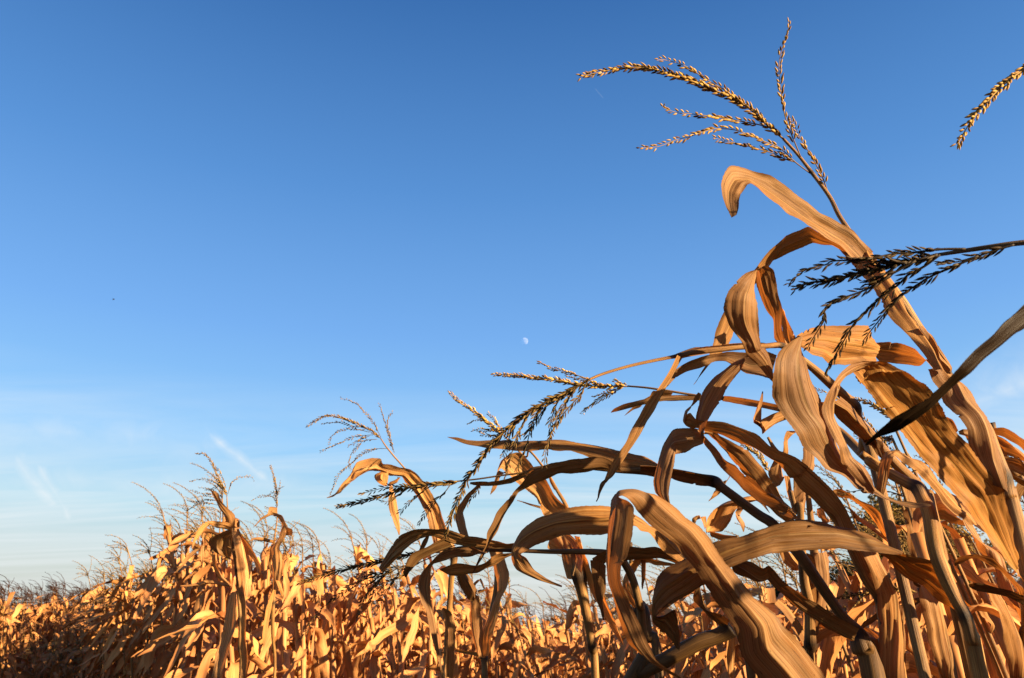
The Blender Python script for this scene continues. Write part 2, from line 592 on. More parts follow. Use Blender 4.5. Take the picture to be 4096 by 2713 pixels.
def spikelets(mb, P, step, length, width, ranks, ang, rng, t0=0.0, dark=0.0, dens=1.0, mi=0, curl=0.0):
    """place spikelets along polyline P, pointing forward and outward"""
    P = np.asarray(P, float)
    seg = np.linalg.norm(np.diff(P, axis=0), axis=1)
    s = np.concatenate([[0], np.cumsum(seg)])
    T, N, B = frames(P)
    d = s[-1] * t0
    k = 0
    VV, UU, DD = [], [], []
    while d < s[-1]:
        i = min(max(np.searchsorted(s, d) - 1, 0), len(seg) - 1)
        t = (d - s[i]) / max(seg[i], 1e-9)
        p = P[i] * (1 - t) + P[i + 1] * t
        T_, N_, B_ = T[i], N[i], B[i]
        for r in range(2 if ranks > 2 else 1):
            if rng.random() > dens:
                continue
            base_a = (k % 2) * math.pi / 2 + r * math.pi if ranks > 2 else (k % 2) * math.pi
            a = base_a + rng.normal(0, .35) + k * 0.12
            o = math.cos(a) * N_ + math.sin(a) * B_
            an = ang * rng.uniform(.45, 1.7)
            D = T_ * math.cos(an) + o * math.sin(an) + np.array([0, 0, -1]) * curl
            D = D / np.linalg.norm(D)
            X = np.cross(D, o); X = X / max(np.linalg.norm(X), 1e-9)
            Y = np.cross(D, X)
            tip = 1 - 0.35 * (d / s[-1]) ** 3
            Ls, Ws = length * rng.uniform(.68, 1.15) * tip, width * rng.uniform(.85, 1.15) * tip
            v = p + o * width * 0.45 + SPK_V[:, :1] * Ws * X + SPK_V[:, 1:2] * Ws * Y + SPK_V[:, 2:] * Ls * D
            VV.append(v)
            rr = rng.random()
            UU.append(np.stack([np.full(len(v), rr), SPK_Z], -1))
        k += 1
        d += step * rng.uniform(.8, 1.25)
    if not VV:
        return
    n = len(VV)
    F = (SPK_F[None] + (np.arange(n) * len(SPK_V))[:, None, None]).reshape(-1, 4)
    mb.add(np.vstack(VV), F, np.vstack(UU), dark, mi)


def link(name, me, parent=None, loc=(0, 0, 0), color=None):
    o = bpy.data.objects.new(name, me)
    sc.collection.objects.link(o)
    o.location = loc
    if parent:
        o.parent = parent
    if color:
        o.color = color
    return o


def tag(o, label=None, cat=None, group=None, kind=None):
    if label: o['label'] = label
    if cat: o['category'] = cat
    if group: o['group'] = group
    if kind: o['kind'] = kind
    return o


# ------------------------------------------------------------------ reading positions off the photograph
FR = {'P': (0, 0, 1.0), 'D': (0, 0, 2367 / 4096), 'a': (2200, 0, 1.96), 'b': (2700, 600, 1.96), 'c': (3300, 800, 1.96),
      'd': (1900, 1300, 1.96), 'e': (2500, 1300, 1.96), 'f': (2200, 1900, 1.929), 'g': (3096, 1900, 1.929), 'h': (1100, 1500, 1.96),
      'i': (1100, 2000, 2.199), 'j': (300, 1700, 1.548), 'k': (0, 2100, 2.5575), 'l': (3400, 1500, 2.613), 'm': (3600, 200, 3.135),
      'n': (2900, 2100, 2.558)}
CP, SP = math.cos(PITCH), math.sin(PITCH)


def world_pt(sx, sy, d):
    """point seen at photo pixel (sx, sy) at distance d in front of the lens"""
    x, z = (sx - 2048) / FPX, (1356.5 - sy) / FPX
    return np.array([x * d, d * (CP - z * SP), CAM_H + d * (SP + z * CP)])


def read(spec, n):
    """'e:1,2,3,4 5,6,7,8 | d:..' -> rows of photo-pixel numbers"""
    rows = []
    for blk in spec.split('|'):
        key, body = blk.strip().split(':')
        x0, y0, k = FR[key]
        for w in body.split():
            q = [float(t) for t in w.split(',')]
            r = []
            for i in range(0, len(q) - 1, 2):
                r += [x0 + q[i] / k, y0 + q[i + 1] / k]
            if len(q) % 2:
                r.append(q[-1] / k)
            rows.append(r)
    return np.array(rows, float)


def depths(d, n):
    d = np.atleast_1d(np.asarray(d, float))
    return np.interp(np.linspace(0, 1, n), np.linspace(0, 1, len(d)), d)


def tone(t, g=0.0):
    """t = brightness of this leaf, g = greyer (>0) or more orange (<0)"""
    return (t * (1 - .10 * g), t, t * (1 + .35 * g), 1)


class Plant:
    def __init__(s, name='maize_plant', seed=1):
        s.rng = np.random.default_rng(seed)
        s.parts = []
        s.base = None
        s.name = name
        s.bright = 1.35 if seed > 30 else 0.9

    def stalk(s, spec, d, nodes=(), col=tone(1), name='stalk', ground=True, lean=0.25, dark=0.0, m=12):
        A = read(spec, 3)
        n = len(A)
        dd = depths(d, n)
        P = np.array([world_pt(a[0], a[1], q) for a, q in zip(A, dd)])
        rad = A[:, 2] / 2 * dd / FPX
        nd_pts = [P[i].copy() for i in nodes]
        if ground:
            T = P[-1] - P[-2]
            T = T / np.linalg.norm(T)
            h = P[-1][2]
            hx = T[:2] * lean
            b = np.array([P[-1][0] + hx[0] * h, P[-1][1] + hx[1] * h, 0.0])
            P1 = P[-1] * .62 + b * .38 + np.array([hx[0], hx[1], 0]) * h * .15
            P2 = P[-1] * .25 + b * .75 + np.array([hx[0], hx[1], 0]) * h * .08
            P = np.vstack([P, P1, P2, b - [0, 0, .03]])
            r0 = max(rad[-1], .009)
            rad = np.concatenate([rad, [r0, r0 * 1.05, r0 * 1.1]])
            nd_pts += [P1, P2]
            if s.base is None:
                s.base = np.array([b[0], b[1], 0.0])
        C = catmull(np.column_stack([P, rad]), 8)
        P, rad = C[:, :3], np.abs(C[:, 3])
        dk = np.full(len(P), float(dark))
        rad = rad.copy()
        for q in nd_pts:
            dist = np.linalg.norm(P - q, axis=1)
            r_here = rad[np.argmin(dist)]
            # finer rings are not needed: widen and darken smoothly around the node
            w = np.exp(-(dist / (r_here * 1.0 + .004)) ** 2)
            rad *= 1 + .15 * w
            dk = np.maximum(dk, w * .95)
        mb = MB()
        tube(mb, P, rad, m, dk)
        s.parts.append((name, mb, [M_STALK], col, None))
        s.last = P
        return s

    def leaf(s, spec, d, side=1, W=.055, gut=.12, rip=.028, col=tone(1), name='leaf', tipdark=.5, basedark=0.0, label=None, nu=19, per=10, jag=.006, cr=1.0):
        """blade between two traced edges (a and b); side = which edge is nearer the lens where the blade is seen edge-on"""
        A = read(spec, 4)
        n = len(A)
        dd = depths(d, n)
        a3 = np.array([world_pt(r[0], r[1], q) for r, q in zip(A, dd)])
        b3 = np.array([world_pt(r[2], r[3], q) for r, q in zip(A, dd)])
        wp = np.linalg.norm(a3 - b3, axis=1)
        tt = np.linspace(0, 1, n)
        want = W * np.clip(np.minimum(1.0, (1 - tt) * 3.2 + .15), 0, 1)
        extra = np.sqrt(np.maximum(want ** 2 - wp ** 2, 0)) * 0.6
        sd = depths(side, n)
        a3 = np.array([world_pt(r[0], r[1], q - e * k / 2) for r, q, e, k in zip(A, dd, extra, sd)])
        b3 = np.array([world_pt(r[2], r[3], q + e * k / 2) for r, q, e, k in zip(A, dd, extra, sd)])
        C = catmull(np.column_stack([a3, b3]), per)
        if len(a3) > 2:                                 # stiff dry blades bend in short straight runs
            q = np.column_stack([a3, b3])
            li = np.arange(len(C)) / per
            Lq = np.column_stack([np.interp(li, np.arange(len(q)), q[:, k]) for k in range(6)])
            C = .62 * C + .38 * Lq
        a3, b3 = C[:, :3], C[:, 3:]
        mid = (a3 + b3) / 2
        T = unit(np.gradient(mid, axis=0))
        S = b3 - a3
        w = np.linalg.norm(S, axis=1)
        # unit normal, kept continuous where the blade folds
        N = np.cross(T, unit(S))
        N = unit(N)
        for i in range(1, len(N)):
            if np.dot(N[i], N[i - 1]) < -0.3:
                N[i] = -N[i]
        k = max(len(N) // 30, 1)
        Ns = N.copy()
        for i in range(len(N)):
            Ns[i] = N[max(0, i - 2):i + 3].mean(0)
        N = unit(Ns)
        L = np.concatenate([[0], np.cumsum(np.linalg.norm(np.diff(mid, axis=0), axis=1))])
        u = np.linspace(0, 1, nu)
        rng = s.rng
        ph = rng.uniform(0, 6.28, 6)
        fr = rng.uniform(.8, 1.3, 6)
        n_ = len(mid)
        e1 = np.sin(L * 62 * fr[0] + ph[0]) + .6 * np.sin(L * 131 * fr[1] + ph[1])
        e2 = np.sin(L * 58 * fr[2] + ph[2]) + .6 * np.sin(L * 119 * fr[3] + ph[3])
        V = np.zeros((n_, nu, 3))
        x = 2 * u - 1
        wl_ = np.minimum(w, .07)
        wproj = np.interp(np.linspace(0, n - 1, n_), np.arange(n), wp) * 1.25 + .004   # keep the fold inside the blade's own width
        jg1 = (rng.normal(0, jag, n_) + jag * 1.6 * np.sin(L * 90 * fr[4] + ph[1])) * w
        jg2 = (rng.normal(0, jag, n_) + jag * 1.6 * np.sin(L * 84 * fr[5] + ph[3])) * w
        for jg, sg in ((jg1, 1), (jg2, -1)):           # wind tears in the margin
            for q in range(rng.integers(0, 3) if n_ > 30 else 0):
                at = rng.integers(n_ // 3, n_ - 3)
                jg[at] += sg * w[at] * rng.uniform(.08, .26)
                jg[at - 1] += sg * w[at] * rng.uniform(0, .06)
        fr_c = rng.uniform(3.2, 5.5)
        drift = .10 * np.sin(L * 3 + ph[4]) + .02 * np.sin(L * 9 + ph[5])
        asym = rng.uniform(-.35, .35)
        # papery crumple: piecewise-flat facets over the blade
        nx_, nl_ = 9, max(int(L[-1] / .034), 3)
        G = rng.normal(0, 1, (nl_ + 2, nx_ + 1))
        li = np.clip(L / max(L[-1], 1e-6) * nl_, 0, nl_ - 1e-6)
        l0 = li.astype(int); lf = li - l0
        for j in range(nu):
            ax = abs(x[j])
            xi = min(u[j] * nx_, nx_ - 1e-6); x0_ = int(xi); xf = xi - x0_
            crum = ((G[l0, x0_] * (1 - lf) + G[l0 + 1, x0_] * lf) * (1 - xf) + (G[l0, x0_ + 1] * (1 - lf) + G[l0 + 1, x0_ + 1] * lf) * xf)
            vee = (1 - ax) * (1 + asym * np.sign(x[j]))
            bow = 1 - x[j] ** 2
            off = gut * np.minimum(wl_, wproj) * (1.35 * vee + .1 * bow)
            off = off + rip * wl_ * (np.maximum(x[j], 0) ** 2 * e1 + np.maximum(-x[j], 0) ** 2 * e2)
            # sharp lengthwise creases that wander across the blade
            c1_ = np.abs(((x[j] + drift) * fr_c / 2) % 1 - .5) * 2
            c2_ = np.abs(((x[j] * 1.1 - drift * 1.4) * fr_c + ph[0]) % 1 - .5) * 2
            off = off + wl_ * (.055 * (c1_ - .5) + .035 * (c2_ - .5)) * (.7 + .3 * np.sin(L * 7 + ph[2] + 2 * x[j])) * (1 - .4 * ax)
            off = off + crum * wl_ * .024 * cr
            V[:, j] = a3 * (1 - u[j]) + b3 * u[j] + N * off[:, None]
            if j == 0:
                V[:, j] += unit(S) * jg1[:, None]
            if j == nu - 1:
                V[:, j] += unit(S) * jg2[:, None]
        uv = np.stack([np.broadcast_to(u[None], (n_, nu)), np.broadcast_to(L[:, None], (n_, nu))], -1).reshape(-1, 2)
        t = L / max(L[-1], 1e-6)
        dk = tipdark * np.clip((t - .82) / .18, 0, 1) ** 1.5 + basedark * np.clip((.12 - t) / .12, 0, 1)
        mb = MB()
        mb.add(V.reshape(-1, 3), grid_faces(n_, nu), uv, np.repeat(dk, nu))
        gg, bb = rng.normal(0, .16), rng.uniform(.78, .98) * s.bright
        col = (col[0] * bb * (1 - .1 * gg), col[1] * bb, max(col[2] * bb * (1 + .35 * gg), .02), 1)
        s.parts.append((name, mb, [M_LEAF], col, label))
        return s

    def tassel(s, branches, d, col=tone(1), size=1.0, main_dark=0.0, stepk=1.0, spread=.04, rach=.0011, wid=1.0):
        """branches[0] is the central spike; the rest are side branches. d = (depth at the foot, depth at the tip)"""
        rng = s.rng
        out = []
        for i, b in enumerate(branches):
            A = read(b, 2)
            n = len(A)
            dv = (0 if i == 0 else rng.uniform(-spread, spread))
            dd = depths(d, n) + np.linspace(0, 1, n) * dv
            P = catmull(np.array([world_pt(a[0], a[1], q) for a, q in zip(A, dd)]), 6)
            mb = MB()
            t = np.linspace(0, 1, len(P))
            r = (rach * 1.6 if i == 0 else rach) * (1 - .65 * t)
            tube(mb, P, r * size, 6, .35 + main_dark)
            if i == 0:
                spikelets(mb, P, .0044 * stepk, .0138 * size, .0053 * size * wid, 4, .42, rng, 0.02, main_dark, .93)
            else:
                spikelets(mb, P, .0048 * stepk, .0128 * size, .0048 * size * wid, 2, .38, rng, .12, main_dark, .88)
            out.append(mb)
        s.parts.append(('tassel', out[0], [M_TAS], col, None, [('tassel_branch', q) for q in out[1:]]))
        return s

    def build(s, label, group=None, cat='maize plant'):
        base = s.base
        root = bpy.data.objects.new(s.name, None)
        root.empty_display_size = .1
        sc.collection.objects.link(root)
        root.location = base
        tag(root, label, cat, group)
        for p in s.parts:
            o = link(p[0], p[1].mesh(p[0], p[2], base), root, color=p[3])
            if p[4]:
                o['label'] = p[4]
            if len(p) > 5:
                for nm, q in p[5]:
                    link(nm, q.mesh(nm, p[2], base), o, color=p[3])
        s.root = root
        return root

# ------------------------------------------------------------------ the maize plants close to the camera, one by one
# P1: the tallest plant, leaning left, big tassel against the sky
p = Plant(seed=11)
p.stalk('a:1830,1090,22 1940,1210,24 2050,1350,28 2190,1540,32 | b:1290,520,36 1400,680,36 1480,780,40 | c:330,440,80 480,640,84 600,800,84 700,960,84 800,1110,84 900,1270,84 945,1370,88 1060,1560,96 | l:1380,520,150 1500,800,150 1600,1080,155 1650,1280,165 1740,1568,170',
        (1.62, 1.58, 1.55, 1.50, 1.46, 1.42), nodes=(2, 13, 17), col=tone(.95))
p.leaf('b:1555,800,1400,870 1420,660,1290,750 1270,560,1150,660 1130,484,1020,578 1000,374,900,508 860,280,820,437 740,205,690,342 600,158,600,268 490,134,570,268 425,133,555,290 378,195,535,325 360,270,515,352 378,370,495,405 402,450,493,465 430,508,482,508 445,532,450,528',
       (1.50, 1.47, 1.45, 1.42, 1.40), side=(-1, -1, 1), W=.06, gut=-.14, col=tone(1.12, -.2), tipdark=.9)
p.leaf('b:1450,860,1400,905 1330,750,1310,800 1230,705,1240,750 1150,668,1160,738 1050,600,1080,730 980,630,985,768 880,670,870,820 830,712,800,855 740,790,770,872 670,880,735,912 600,960,690,980 500,1080,560,1140 390,1262,500,1340 340,1380,458,1440 295,1525,398,1552 248,1662,328,1632 215,1740,262,1690 143,1842,150,1835',
       (1.53, 1.55, 1.58, 1.56, 1.5), side=1, W=.05, gut=.12, col=tone(1.0, -.3), tipdark=.7)
p.leaf('c:120,370,380,430 250,545,470,560 400,722,560,700 500,902,650,880 620,1042,735,1005 740,1152,835,1150 860,1335,935,1345', (1.54, 1.45, 1.38), W=.05, gut=.22, col=tone(1.0, -.5), name='leaf_sheath', tipdark=.1)
p.leaf('c:742,992,764,1000 830,1140,835,1062 898,1282,888,1142 930,1330,935,1212 960,1362,996,1310 985,1365,990,1350', (1.41, 1.39), W=.02, gut=.2, col=tone(1.05, -.5), name='leaf_sheath')
p.leaf('c:850,1325,800,1250 760,1222,745,1302 700,1170,650,1292 600,1128,520,1280 480,1110,430,1270 375,1115,370,1200 260,1150,265,1210', (1.44, 1.5, 1.5), W=.05, gut=-.15, col=tone(1.15, .1))
p.leaf('l:820,-60,1010,-60 870,70,1100,50 945,170,1190,100 980,280,1280,200 1060,375,1360,330 1160,465,1420,450 1210,560,1480,600 1250,720,1540,750 1310,860,1590,900 1370,990,1628,1080 1480,1150,1655,1230', (1.42, 1.38, 1.36), W=.055, gut=.2, col=tone(1.12, 0), name='leaf_sheath', tipdark=.5)
# the wide blade that crosses in front of the stalk, its end folded over to a pale hanging strip
p.leaf('l:1760,1900,1819,2170 1700,1600,1600,1900 1640,1350,1440,1720 1600,1220,1330,1560 1560,1130,1230,1400 1400,930,1060,1220 1275,780,930,1070 1180,660,820,940 1080,545,700,800 1000,440,590,670 970,370,480,540 920,270,400,420 870,195,300,320 800,110,235,235 700,48,130,90 620,-10,60,-10 | c:600,1340,275,1430 500,1280,215,1350 420,1258,190,1330',
       (1.38, 1.34, 1.30, 1.27), side=-1, W=.075, gut=-.10, col=tone(.92, -.8), tipdark=.0, per=8)
p.leaf('c:410,1270,412,1276 300,1262,320,1300 200,1298,250,1330 110,1365,170,1370 50,1440,115,1440 | e:1560,560,1690,460 1545,660,1640,560 1580,770,1618,680 1625,860,1662,785 1672,960,1720,910 1700,1080,1785,1035 1790,1190,1870,1100 1900,1300,1932,1205 1944,1335,1950,1262',
       (1.27, 1.22, 1.2, 1.2), side=1, W=.045, gut=.18, col=tone(1.02, .3), tipdark=.3)
p.leaf('l:1330,1570,1230,1568 1250,1440,1150,1500 1150,1350,1050,1430 1050,1240,940,1312 960,1150,880,1212 880,1050,790,1112 830,980,720,1040 740,908,620,972 640,868,530,902 510,790,460,830 420,792,450,850 372,798,442,880 325,870,418,965 290,1000,402,1080 275,1190,348,1262 288,1225,330,1268',
       (1.33, 1.28, 1.26, 1.25), side=-1, W=.045, gut=.14, col=tone(1.15, 0), tipdark=.4)
p.tassel(['a:1830,1090 1700,980 1560,850 1400,755 1250,695 1080,618 900,568 760,535 600,530 450,555 330,580 240,597',
          'a:1550,850 1440,760 1360,700 1250,640 1130,560 1040,510 960,485 880,468 835,475',
          'a:1720,1000 1600,970 1430,940 1270,915 1120,895 1000,885 900,850 878,825',
          'a:2040,1360 1920,1270 1800,1160 1680,1110 1560,1060 1450,1020 1300,1010 1200,1035 1100,1070 980,1100 850,1150 700,1160',
          'a:1920,1270 1850,1250 1740,1200 1600,1160 1450,1120 1350,1100 1275,1080',
          'a:1965,1230 1920,1120 1880,1020 1840,900 1820,770 1800,640 1795,520 1810,420 1840,320 1870,230 1877,160',
          'a:2185,1530 2140,1400 2080,1280 2010,1160 1960,1080 1920,990 1885,920'], (1.60, 1.52), size=1.18, col=tone(.85, 0))
P1 = p.build('tallest dried maize plant, leaning left with its full tassel alone against the blue sky', cat='maize plant')

# P2: neighbour just outside the right edge, dark shaded tassel crossing the tall stalk
p = Plant(seed=12)
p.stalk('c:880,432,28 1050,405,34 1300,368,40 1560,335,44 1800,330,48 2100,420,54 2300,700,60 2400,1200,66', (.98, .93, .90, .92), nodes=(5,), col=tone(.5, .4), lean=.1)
p.tassel(['c:880,432 700,480 560,500 450,532 300,560 150,610 0,640 | b:1060,1040 930,1095',
          'c:1100,385 900,388 700,412 550,422 400,450 250,470 60,480 | b:1180,900 1050,930 970,980 890,1055',
          'c:700,485 560,560 450,625 350,690 240,735 100,785 0,850 | b:1170,1330 1130,1400 1080,1480 1035,1560',
          'c:900,430 780,520 650,590 580,660 400,800 270,930 220,980 150,1100 90,1200 40,1300 0,1380',
          'c:1480,352 1350,390 1200,440 1080,475 1000,490 860,500',
          'c:1200,440 990,530 830,600 700,680 600,750 500,850 420,950 340,1050 295,1110',
          'c:640,500 500,480 380,480 240,500',
          'c:560,520 440,600 360,640 270,650'], (.92, .96), size=1.05, col=tone(.22, .1), main_dark=.4, wid=.72, stepk=.66, rach=.0015)  # tassel tone darkened: the shade it hangs in is put into its colour
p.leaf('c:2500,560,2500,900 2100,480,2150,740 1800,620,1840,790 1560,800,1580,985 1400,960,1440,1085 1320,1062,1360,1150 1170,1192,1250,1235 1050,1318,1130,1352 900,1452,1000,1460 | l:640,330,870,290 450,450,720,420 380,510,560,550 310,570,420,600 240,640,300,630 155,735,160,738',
       (.80, .72, .70, .72, .75), side=1, W=.04, gut=.12, col=tone(.07, .2), tipdark=.1, basedark=0)  # near-black tone stands in for the shade on this leaf
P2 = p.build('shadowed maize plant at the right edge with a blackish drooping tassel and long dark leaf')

# P0: only the end of its tassel hangs in at the top right
p = Plant(seed=13)
p.stalk('m:2300,-150,26 2700,-60,32 3000,300,40 3300,1500,60 3400,3000,70', (1.2, 1.25), nodes=(3,), lean=.1)
p.tassel(['m:2300,-150 2000,-20 1740,130 1530,260 1380,370 1240,490 1120,620 1010,740 900,880 800,1040 720,1190',
          'm:2350,-120 2100,150 1900,300 1750,420 1600,600'], (1.18, 1.1), size=1.05, col=tone(.95))
P0 = p.build('maize plant outside the frame whose single tassel end hangs in at the top right corner')

# P3: lodged plant whose tassel droops dark and long over the middle
p = Plant(seed=14)
p.stalk('d:870,440,20 1000,385,22 1200,325,24 1400,280,26 1580,245,30 | e:560,212,44 760,190,44 940,172,42 1100,166,44 1225,160,44 1330,230,50 1450,320,60 1600,450,76 1720,560,80 1800,640,84 | l:90,470,90 200,600,95 330,760,98 480,930,100 640,1080,100 760,1200,95 850,1400,90 900,1568,90',
        (1.32, 1.38, 1.40, 1.45, 1.48, 1.48, 1.5), nodes=(4, 9, 14), col=tone(.85, -.2))
p.leaf('d:1590,238,1622,262 1500,400,1560,370 1400,530,1500,480 1330,640,1440,602 1250,785,1385,690 1200,880,1335,785 1130,1000,1240,910 1060,1112,1170,1012 1008,1230,1110,1105 970,1330,1030,1220 948,1386,955,1380',
       (1.38, 1.35, 1.33), side=1, W=.05, gut=.15, col=tone(.88, .35), tipdark=.6)
p.leaf('e:405,238,440,266 560,182,560,238 660,166,760,214 800,155,850,200 930,148,950,190 1100,145,1110,184 1215,150,1218,182', (1.39, 1.43, 1.47), W=.03, gut=.3, name='leaf_sheath', col=tone(1.08, -.1))
# grey hanging leaf with the arched orange back
p.leaf('b:860,1540,830,1530 845,1400,775,1480 830,1240,772,1340 805,1100,705,1235 790,1020,662,1130 778,950,636,1040 740,925,640,960 700,908,640,935 640,930,634,950 560,965,632,1010 480,1032,630,1085 415,1100,636,1150 390,1170,642,1210 385,1250,650,1330 425,1375,660,1440 520,1505,690,1568 | e:960,240,1085,170 1040,310,1130,250 1110,400,1155,320 1165,455,1168,440',
       (1.46, 1.42, 1.38, 1.34, 1.33, 1.36, 1.4), side=1, W=.065, gut=.13, col=tone(.92, .55), tipdark=.2)
# leaf twisting to the left behind the long one
p.leaf('e:1190,235,1150,430 1110,212,1050,400 1020,225,950,382 950,215,870,330 820,210,790,286 740,222,705,288 640,240,605,330 500,288,475,370 400,350,400,415 335,420,350,465 270,520,300,512', (1.5, 1.52, 1.48), side=(-1, 1), W=.05, gut=-.15, col=tone(.86, .2))
p.leaf('e:990,235,930,300 850,298,890,380 720,400,830,452 640,480,782,530 592,565,742,600 570,660,702,662 566,760,660,742 590,850,622,832 605,880,618,870', (1.46, 1.42, 1.38), side=-1, W=.06, gut=.15, col=tone(.95, .1))
p.leaf('b:840,1245,830,1245 850,1250,826,1300 880,1330,840,1400 930,1430,850,1500 960,1500,880,1560', (1.5, 1.5), W=.03, gut=.2, col=tone(1.1, -.3))
p.tassel(['d:870,440 790,490 700,540 610,580 520,625 450,670 400,700 320,760 250,820 160,910 60,1030 0,1130 | h:1530,770 1500,830 1465,920 1420,1010 1385,1110 1355,1200 1340,1262',
          'd:900,420 860,480 830,550 780,600 700,690 640,780 600,850 575,920 555,1000 540,1110',
          'd:760,510 680,570 640,620 615,690 590,760 600,830 590,900',
          'd:600,570 530,620 480,700 440,800 420,880 400,960 360,1050 320,1160',
          'd:450,660 400,740 350,830 320,900 290,1000 265,1080 240,1190',
          'd:330,750 280,850 255,930 230,1000 215,1035',
          'd:700,530 620,600 560,640 500,720 460,790 400,850 350,870',
          'd:820,470 740,560 690,640 650,720 610,800'], (1.32, 1.28), size=1.02, col=tone(.42, 0), main_dark=.3, wid=.75, stepk=.68, rach=.0014)
P3 = p.build('lodged maize plant with a bent stalk, its long dark tassel hanging over the middle')

# P4: the big curled leaves right of the middle
p = Plant(seed=15)
p.stalk('e:1850,1010,60 1980,1110,84 | l:200,900,105 330,980,110 470,1060,112 600,1130,115 700,1180,125 760,1300,135 830,1450,150 | g:1240,560,115 1310,760,115 1400,950,100 1470,1085,90 1530,1280,110 1590,1568,125',
        (1.42, 1.40, 1.36, 1.32, 1.28, 1.25), nodes=(6, 12), col=tone(1.05, -.3))
p.leaf('e:1965,300,1950,130 1850,300,1940,90 1700,312,1905,10 1620,310,1700,8 1540,262,1530,14 1450,215,1420,40 1375,165,1345,85', (1.34, 1.28, 1.22), W=.09, side=1, gut=-.12, col=tone(1.1, -.4), tipdark=0)
p.leaf('e:1365,85,1385,90 1300,125,1385,170 1220,195,1398,260 1172,285,1425,350 1155,385,1460,440 1165,480,1490,500 1178,600,1555,610 1232,705,1592,720 1330,832,1620,790 1400,945,1648,900 1500,1035,1690,1000 1572,1122,1745,1100 1680,1182,1830,1180 1790,1252,1900,1220 1880,1312,1945,1250 | g:690,135,762,72 770,142,800,120 860,195,870,172 950,228,960,205 1080,250,1090,222 1170,248,1180,226 1212,240,1213,232',
       (1.22, 1.20, 1.20, 1.22, 1.24, 1.24), side=1, W=.085, gut=.14, col=tone(.86, .35), tipdark=.45)
p.leaf('e:1480,600,1690,560 1600,660,1790,650 1700,760,1900,800 1850,900,1990,1000 | l:130,600,330,690 280,830,380,900', (1.4, 1.45, 1.45), W=.06, gut=.2, col=tone(.95, -.5), name='leaf_sheath')
p.leaf('g:1560,1040,1440,980 1500,1000,1400,1050 1420,905,1350,1015 1330,765,1260,950 1250,680,1150,862 1150,648,1060,812 1030,620,950,722 940,605,870,640 850,605,815,615', (1.30, 1.33, 1.33), side=1, W=.07, gut=-.1, col=tone(.8, -.8), tipdark=.1)
p.leaf('g:1000,612,985,604 850,530,880,607 700,460,770,602 560,410,650,588 430,375,500,562 280,350,250,582 130,350,60,600 | f:1700,395,1710,602 1600,425,1600,642 1500,470,1500,672 1400,490,1400,712 1270,520,1300,770 1160,580,1240,820 1040,640,1150,866 900,718,1080,920 835,788,980,972 815,850,920,1012 802,930,860,1062 790,1080,830,1090 789,1100,880,1080 800,1150,955,1040 880,1220,975,1080 940,1282,990,1150 975,1330,998,1250 992,1352,1000,1345',
       (1.28, 1.26, 1.24, 1.24, 1.24, 1.27, 1.26), side=-1, W=.07, gut=.12, col=tone(.60, -.1), tipdark=.15)  # tone lowered to put the shade into this blade's colour
P4 = p.build('maize plant right of the middle, very wide curled brown leaves, smooth pale sloping stalk')

# P5: bright horizontal tassel
p = Plant(seed=16)
p.stalk('d:1200,480,14 1340,492,16 1500,515,18 1780,560,20 | e:765,575,30 900,592,44 1050,620,50 1190,650,52 1350,690,56 1560,760,62 1700,850,66 1850,1000,76 1960,1110,80', (2.1, 2.02, 1.9, 1.74, 1.5), nodes=(4, 9), col=tone(.8), lean=.15)
p.leaf('d:1790,560,1760,590 1650,548,1620,595 1500,555,1450,600 1340,580,1320,625 1200,610,1250,642 1100,650,1150,668 1065,684,1068,688', (1.98, 1.98, 2.02), side=1, W=.03, gut=.2, col=tone(.95, 0))
p.leaf('d:1560,520,1520,560 1400,515,1440,560 1370,560,1340,590 1290,600,1300,640 1230,650,1240,665 1170,712,1175,708', (2.02, 2.05), W=.03, gut=.15, col=tone(.95, -.2))
p.leaf('e:770,558,765,596 900,568,880,620 1050,600,1000,640 1190,628,1190,668', (1.88, 1.76), W=.03, gut=.25, name='leaf_sheath', col=tone(.95, -.1))
p.leaf('e:1235,665,1262,735 1140,708,1172,782 1072,740,1112,832 1050,765,1080,856 1010,738,1068,800 1022,680,1068,735 1040,630,1072,650 1060,580,1080,590 1079,520,1083,522', (1.6, 1.55, 1.58), side=1, W=.04, gut=.18, col=tone(1.08, -.2))
p.tassel(['d:1200,482 1050,482 900,478 750,452 600,428 450,410 300,398 140,385',
          'd:850,412 770,385 700,368 640,350 600,340 550,310 490,290',
          'd:1150,498 1050,545 950,600 900,640 870,665 835,702',
          'd:1150,492 1060,525 1000,540 930,562',
          'd:1190,470 1130,450 1080,430', 'd:1000,470 900,440 820,420 730,410'], (2.1, 2.2), size=1.12, col=tone(1.25), stepk=.85)
P5 = p.build('maize plant with a stiff level tassel, brightly sunlit, pointing left below the moon')

# P6: the S shaped leaves meeting at one point in the centre right
p = Plant(seed=17)
p.stalk('e:1120,880,20 1180,980,34 1300,1100,44 1420,1230,56 1560,1400,70 | g:560,420,110 640,600,120 740,800,130 850,940,140 880,1100,150 910,1300,170 930,1568,180', (1.5, 1.47, 1.44, 1.42), nodes=(8,), col=tone(.95, .1), lean=.1)
p.leaf('g:860,960,800,940 760,700,650,760 640,440,560,560 560,270,470,330 480,160,380,270 400,60,280,170 320,-10,200,100 230,-80,120,0 | e:1440,1110,1290,1200 1350,1045,1200,1082 1230,1000,1085,1022 1130,955,1000,960 1030,862,900,930 900,800,780,872 780,772,690,845 640,760,620,835 560,742,570,810 515,690,520,806 488,700,480,790 468,735,466,765 470,700,500,665 515,650,535,630 540,575,572,588 574,528,597,540',
       (1.44, 1.42, 1.40, 1.40, 1.42, 1.42), side=1, W=.06, gut=.12, col=tone(1.05, .1), tipdark=.2)
p.leaf('g:870,960,1000,1020 850,1000,990,1200 880,1150,1015,1400 850,1400,1020,1568', (1.43, 1.43), W=.06, gut=.25, name='leaf_sheath', col=tone(1.0, .1))
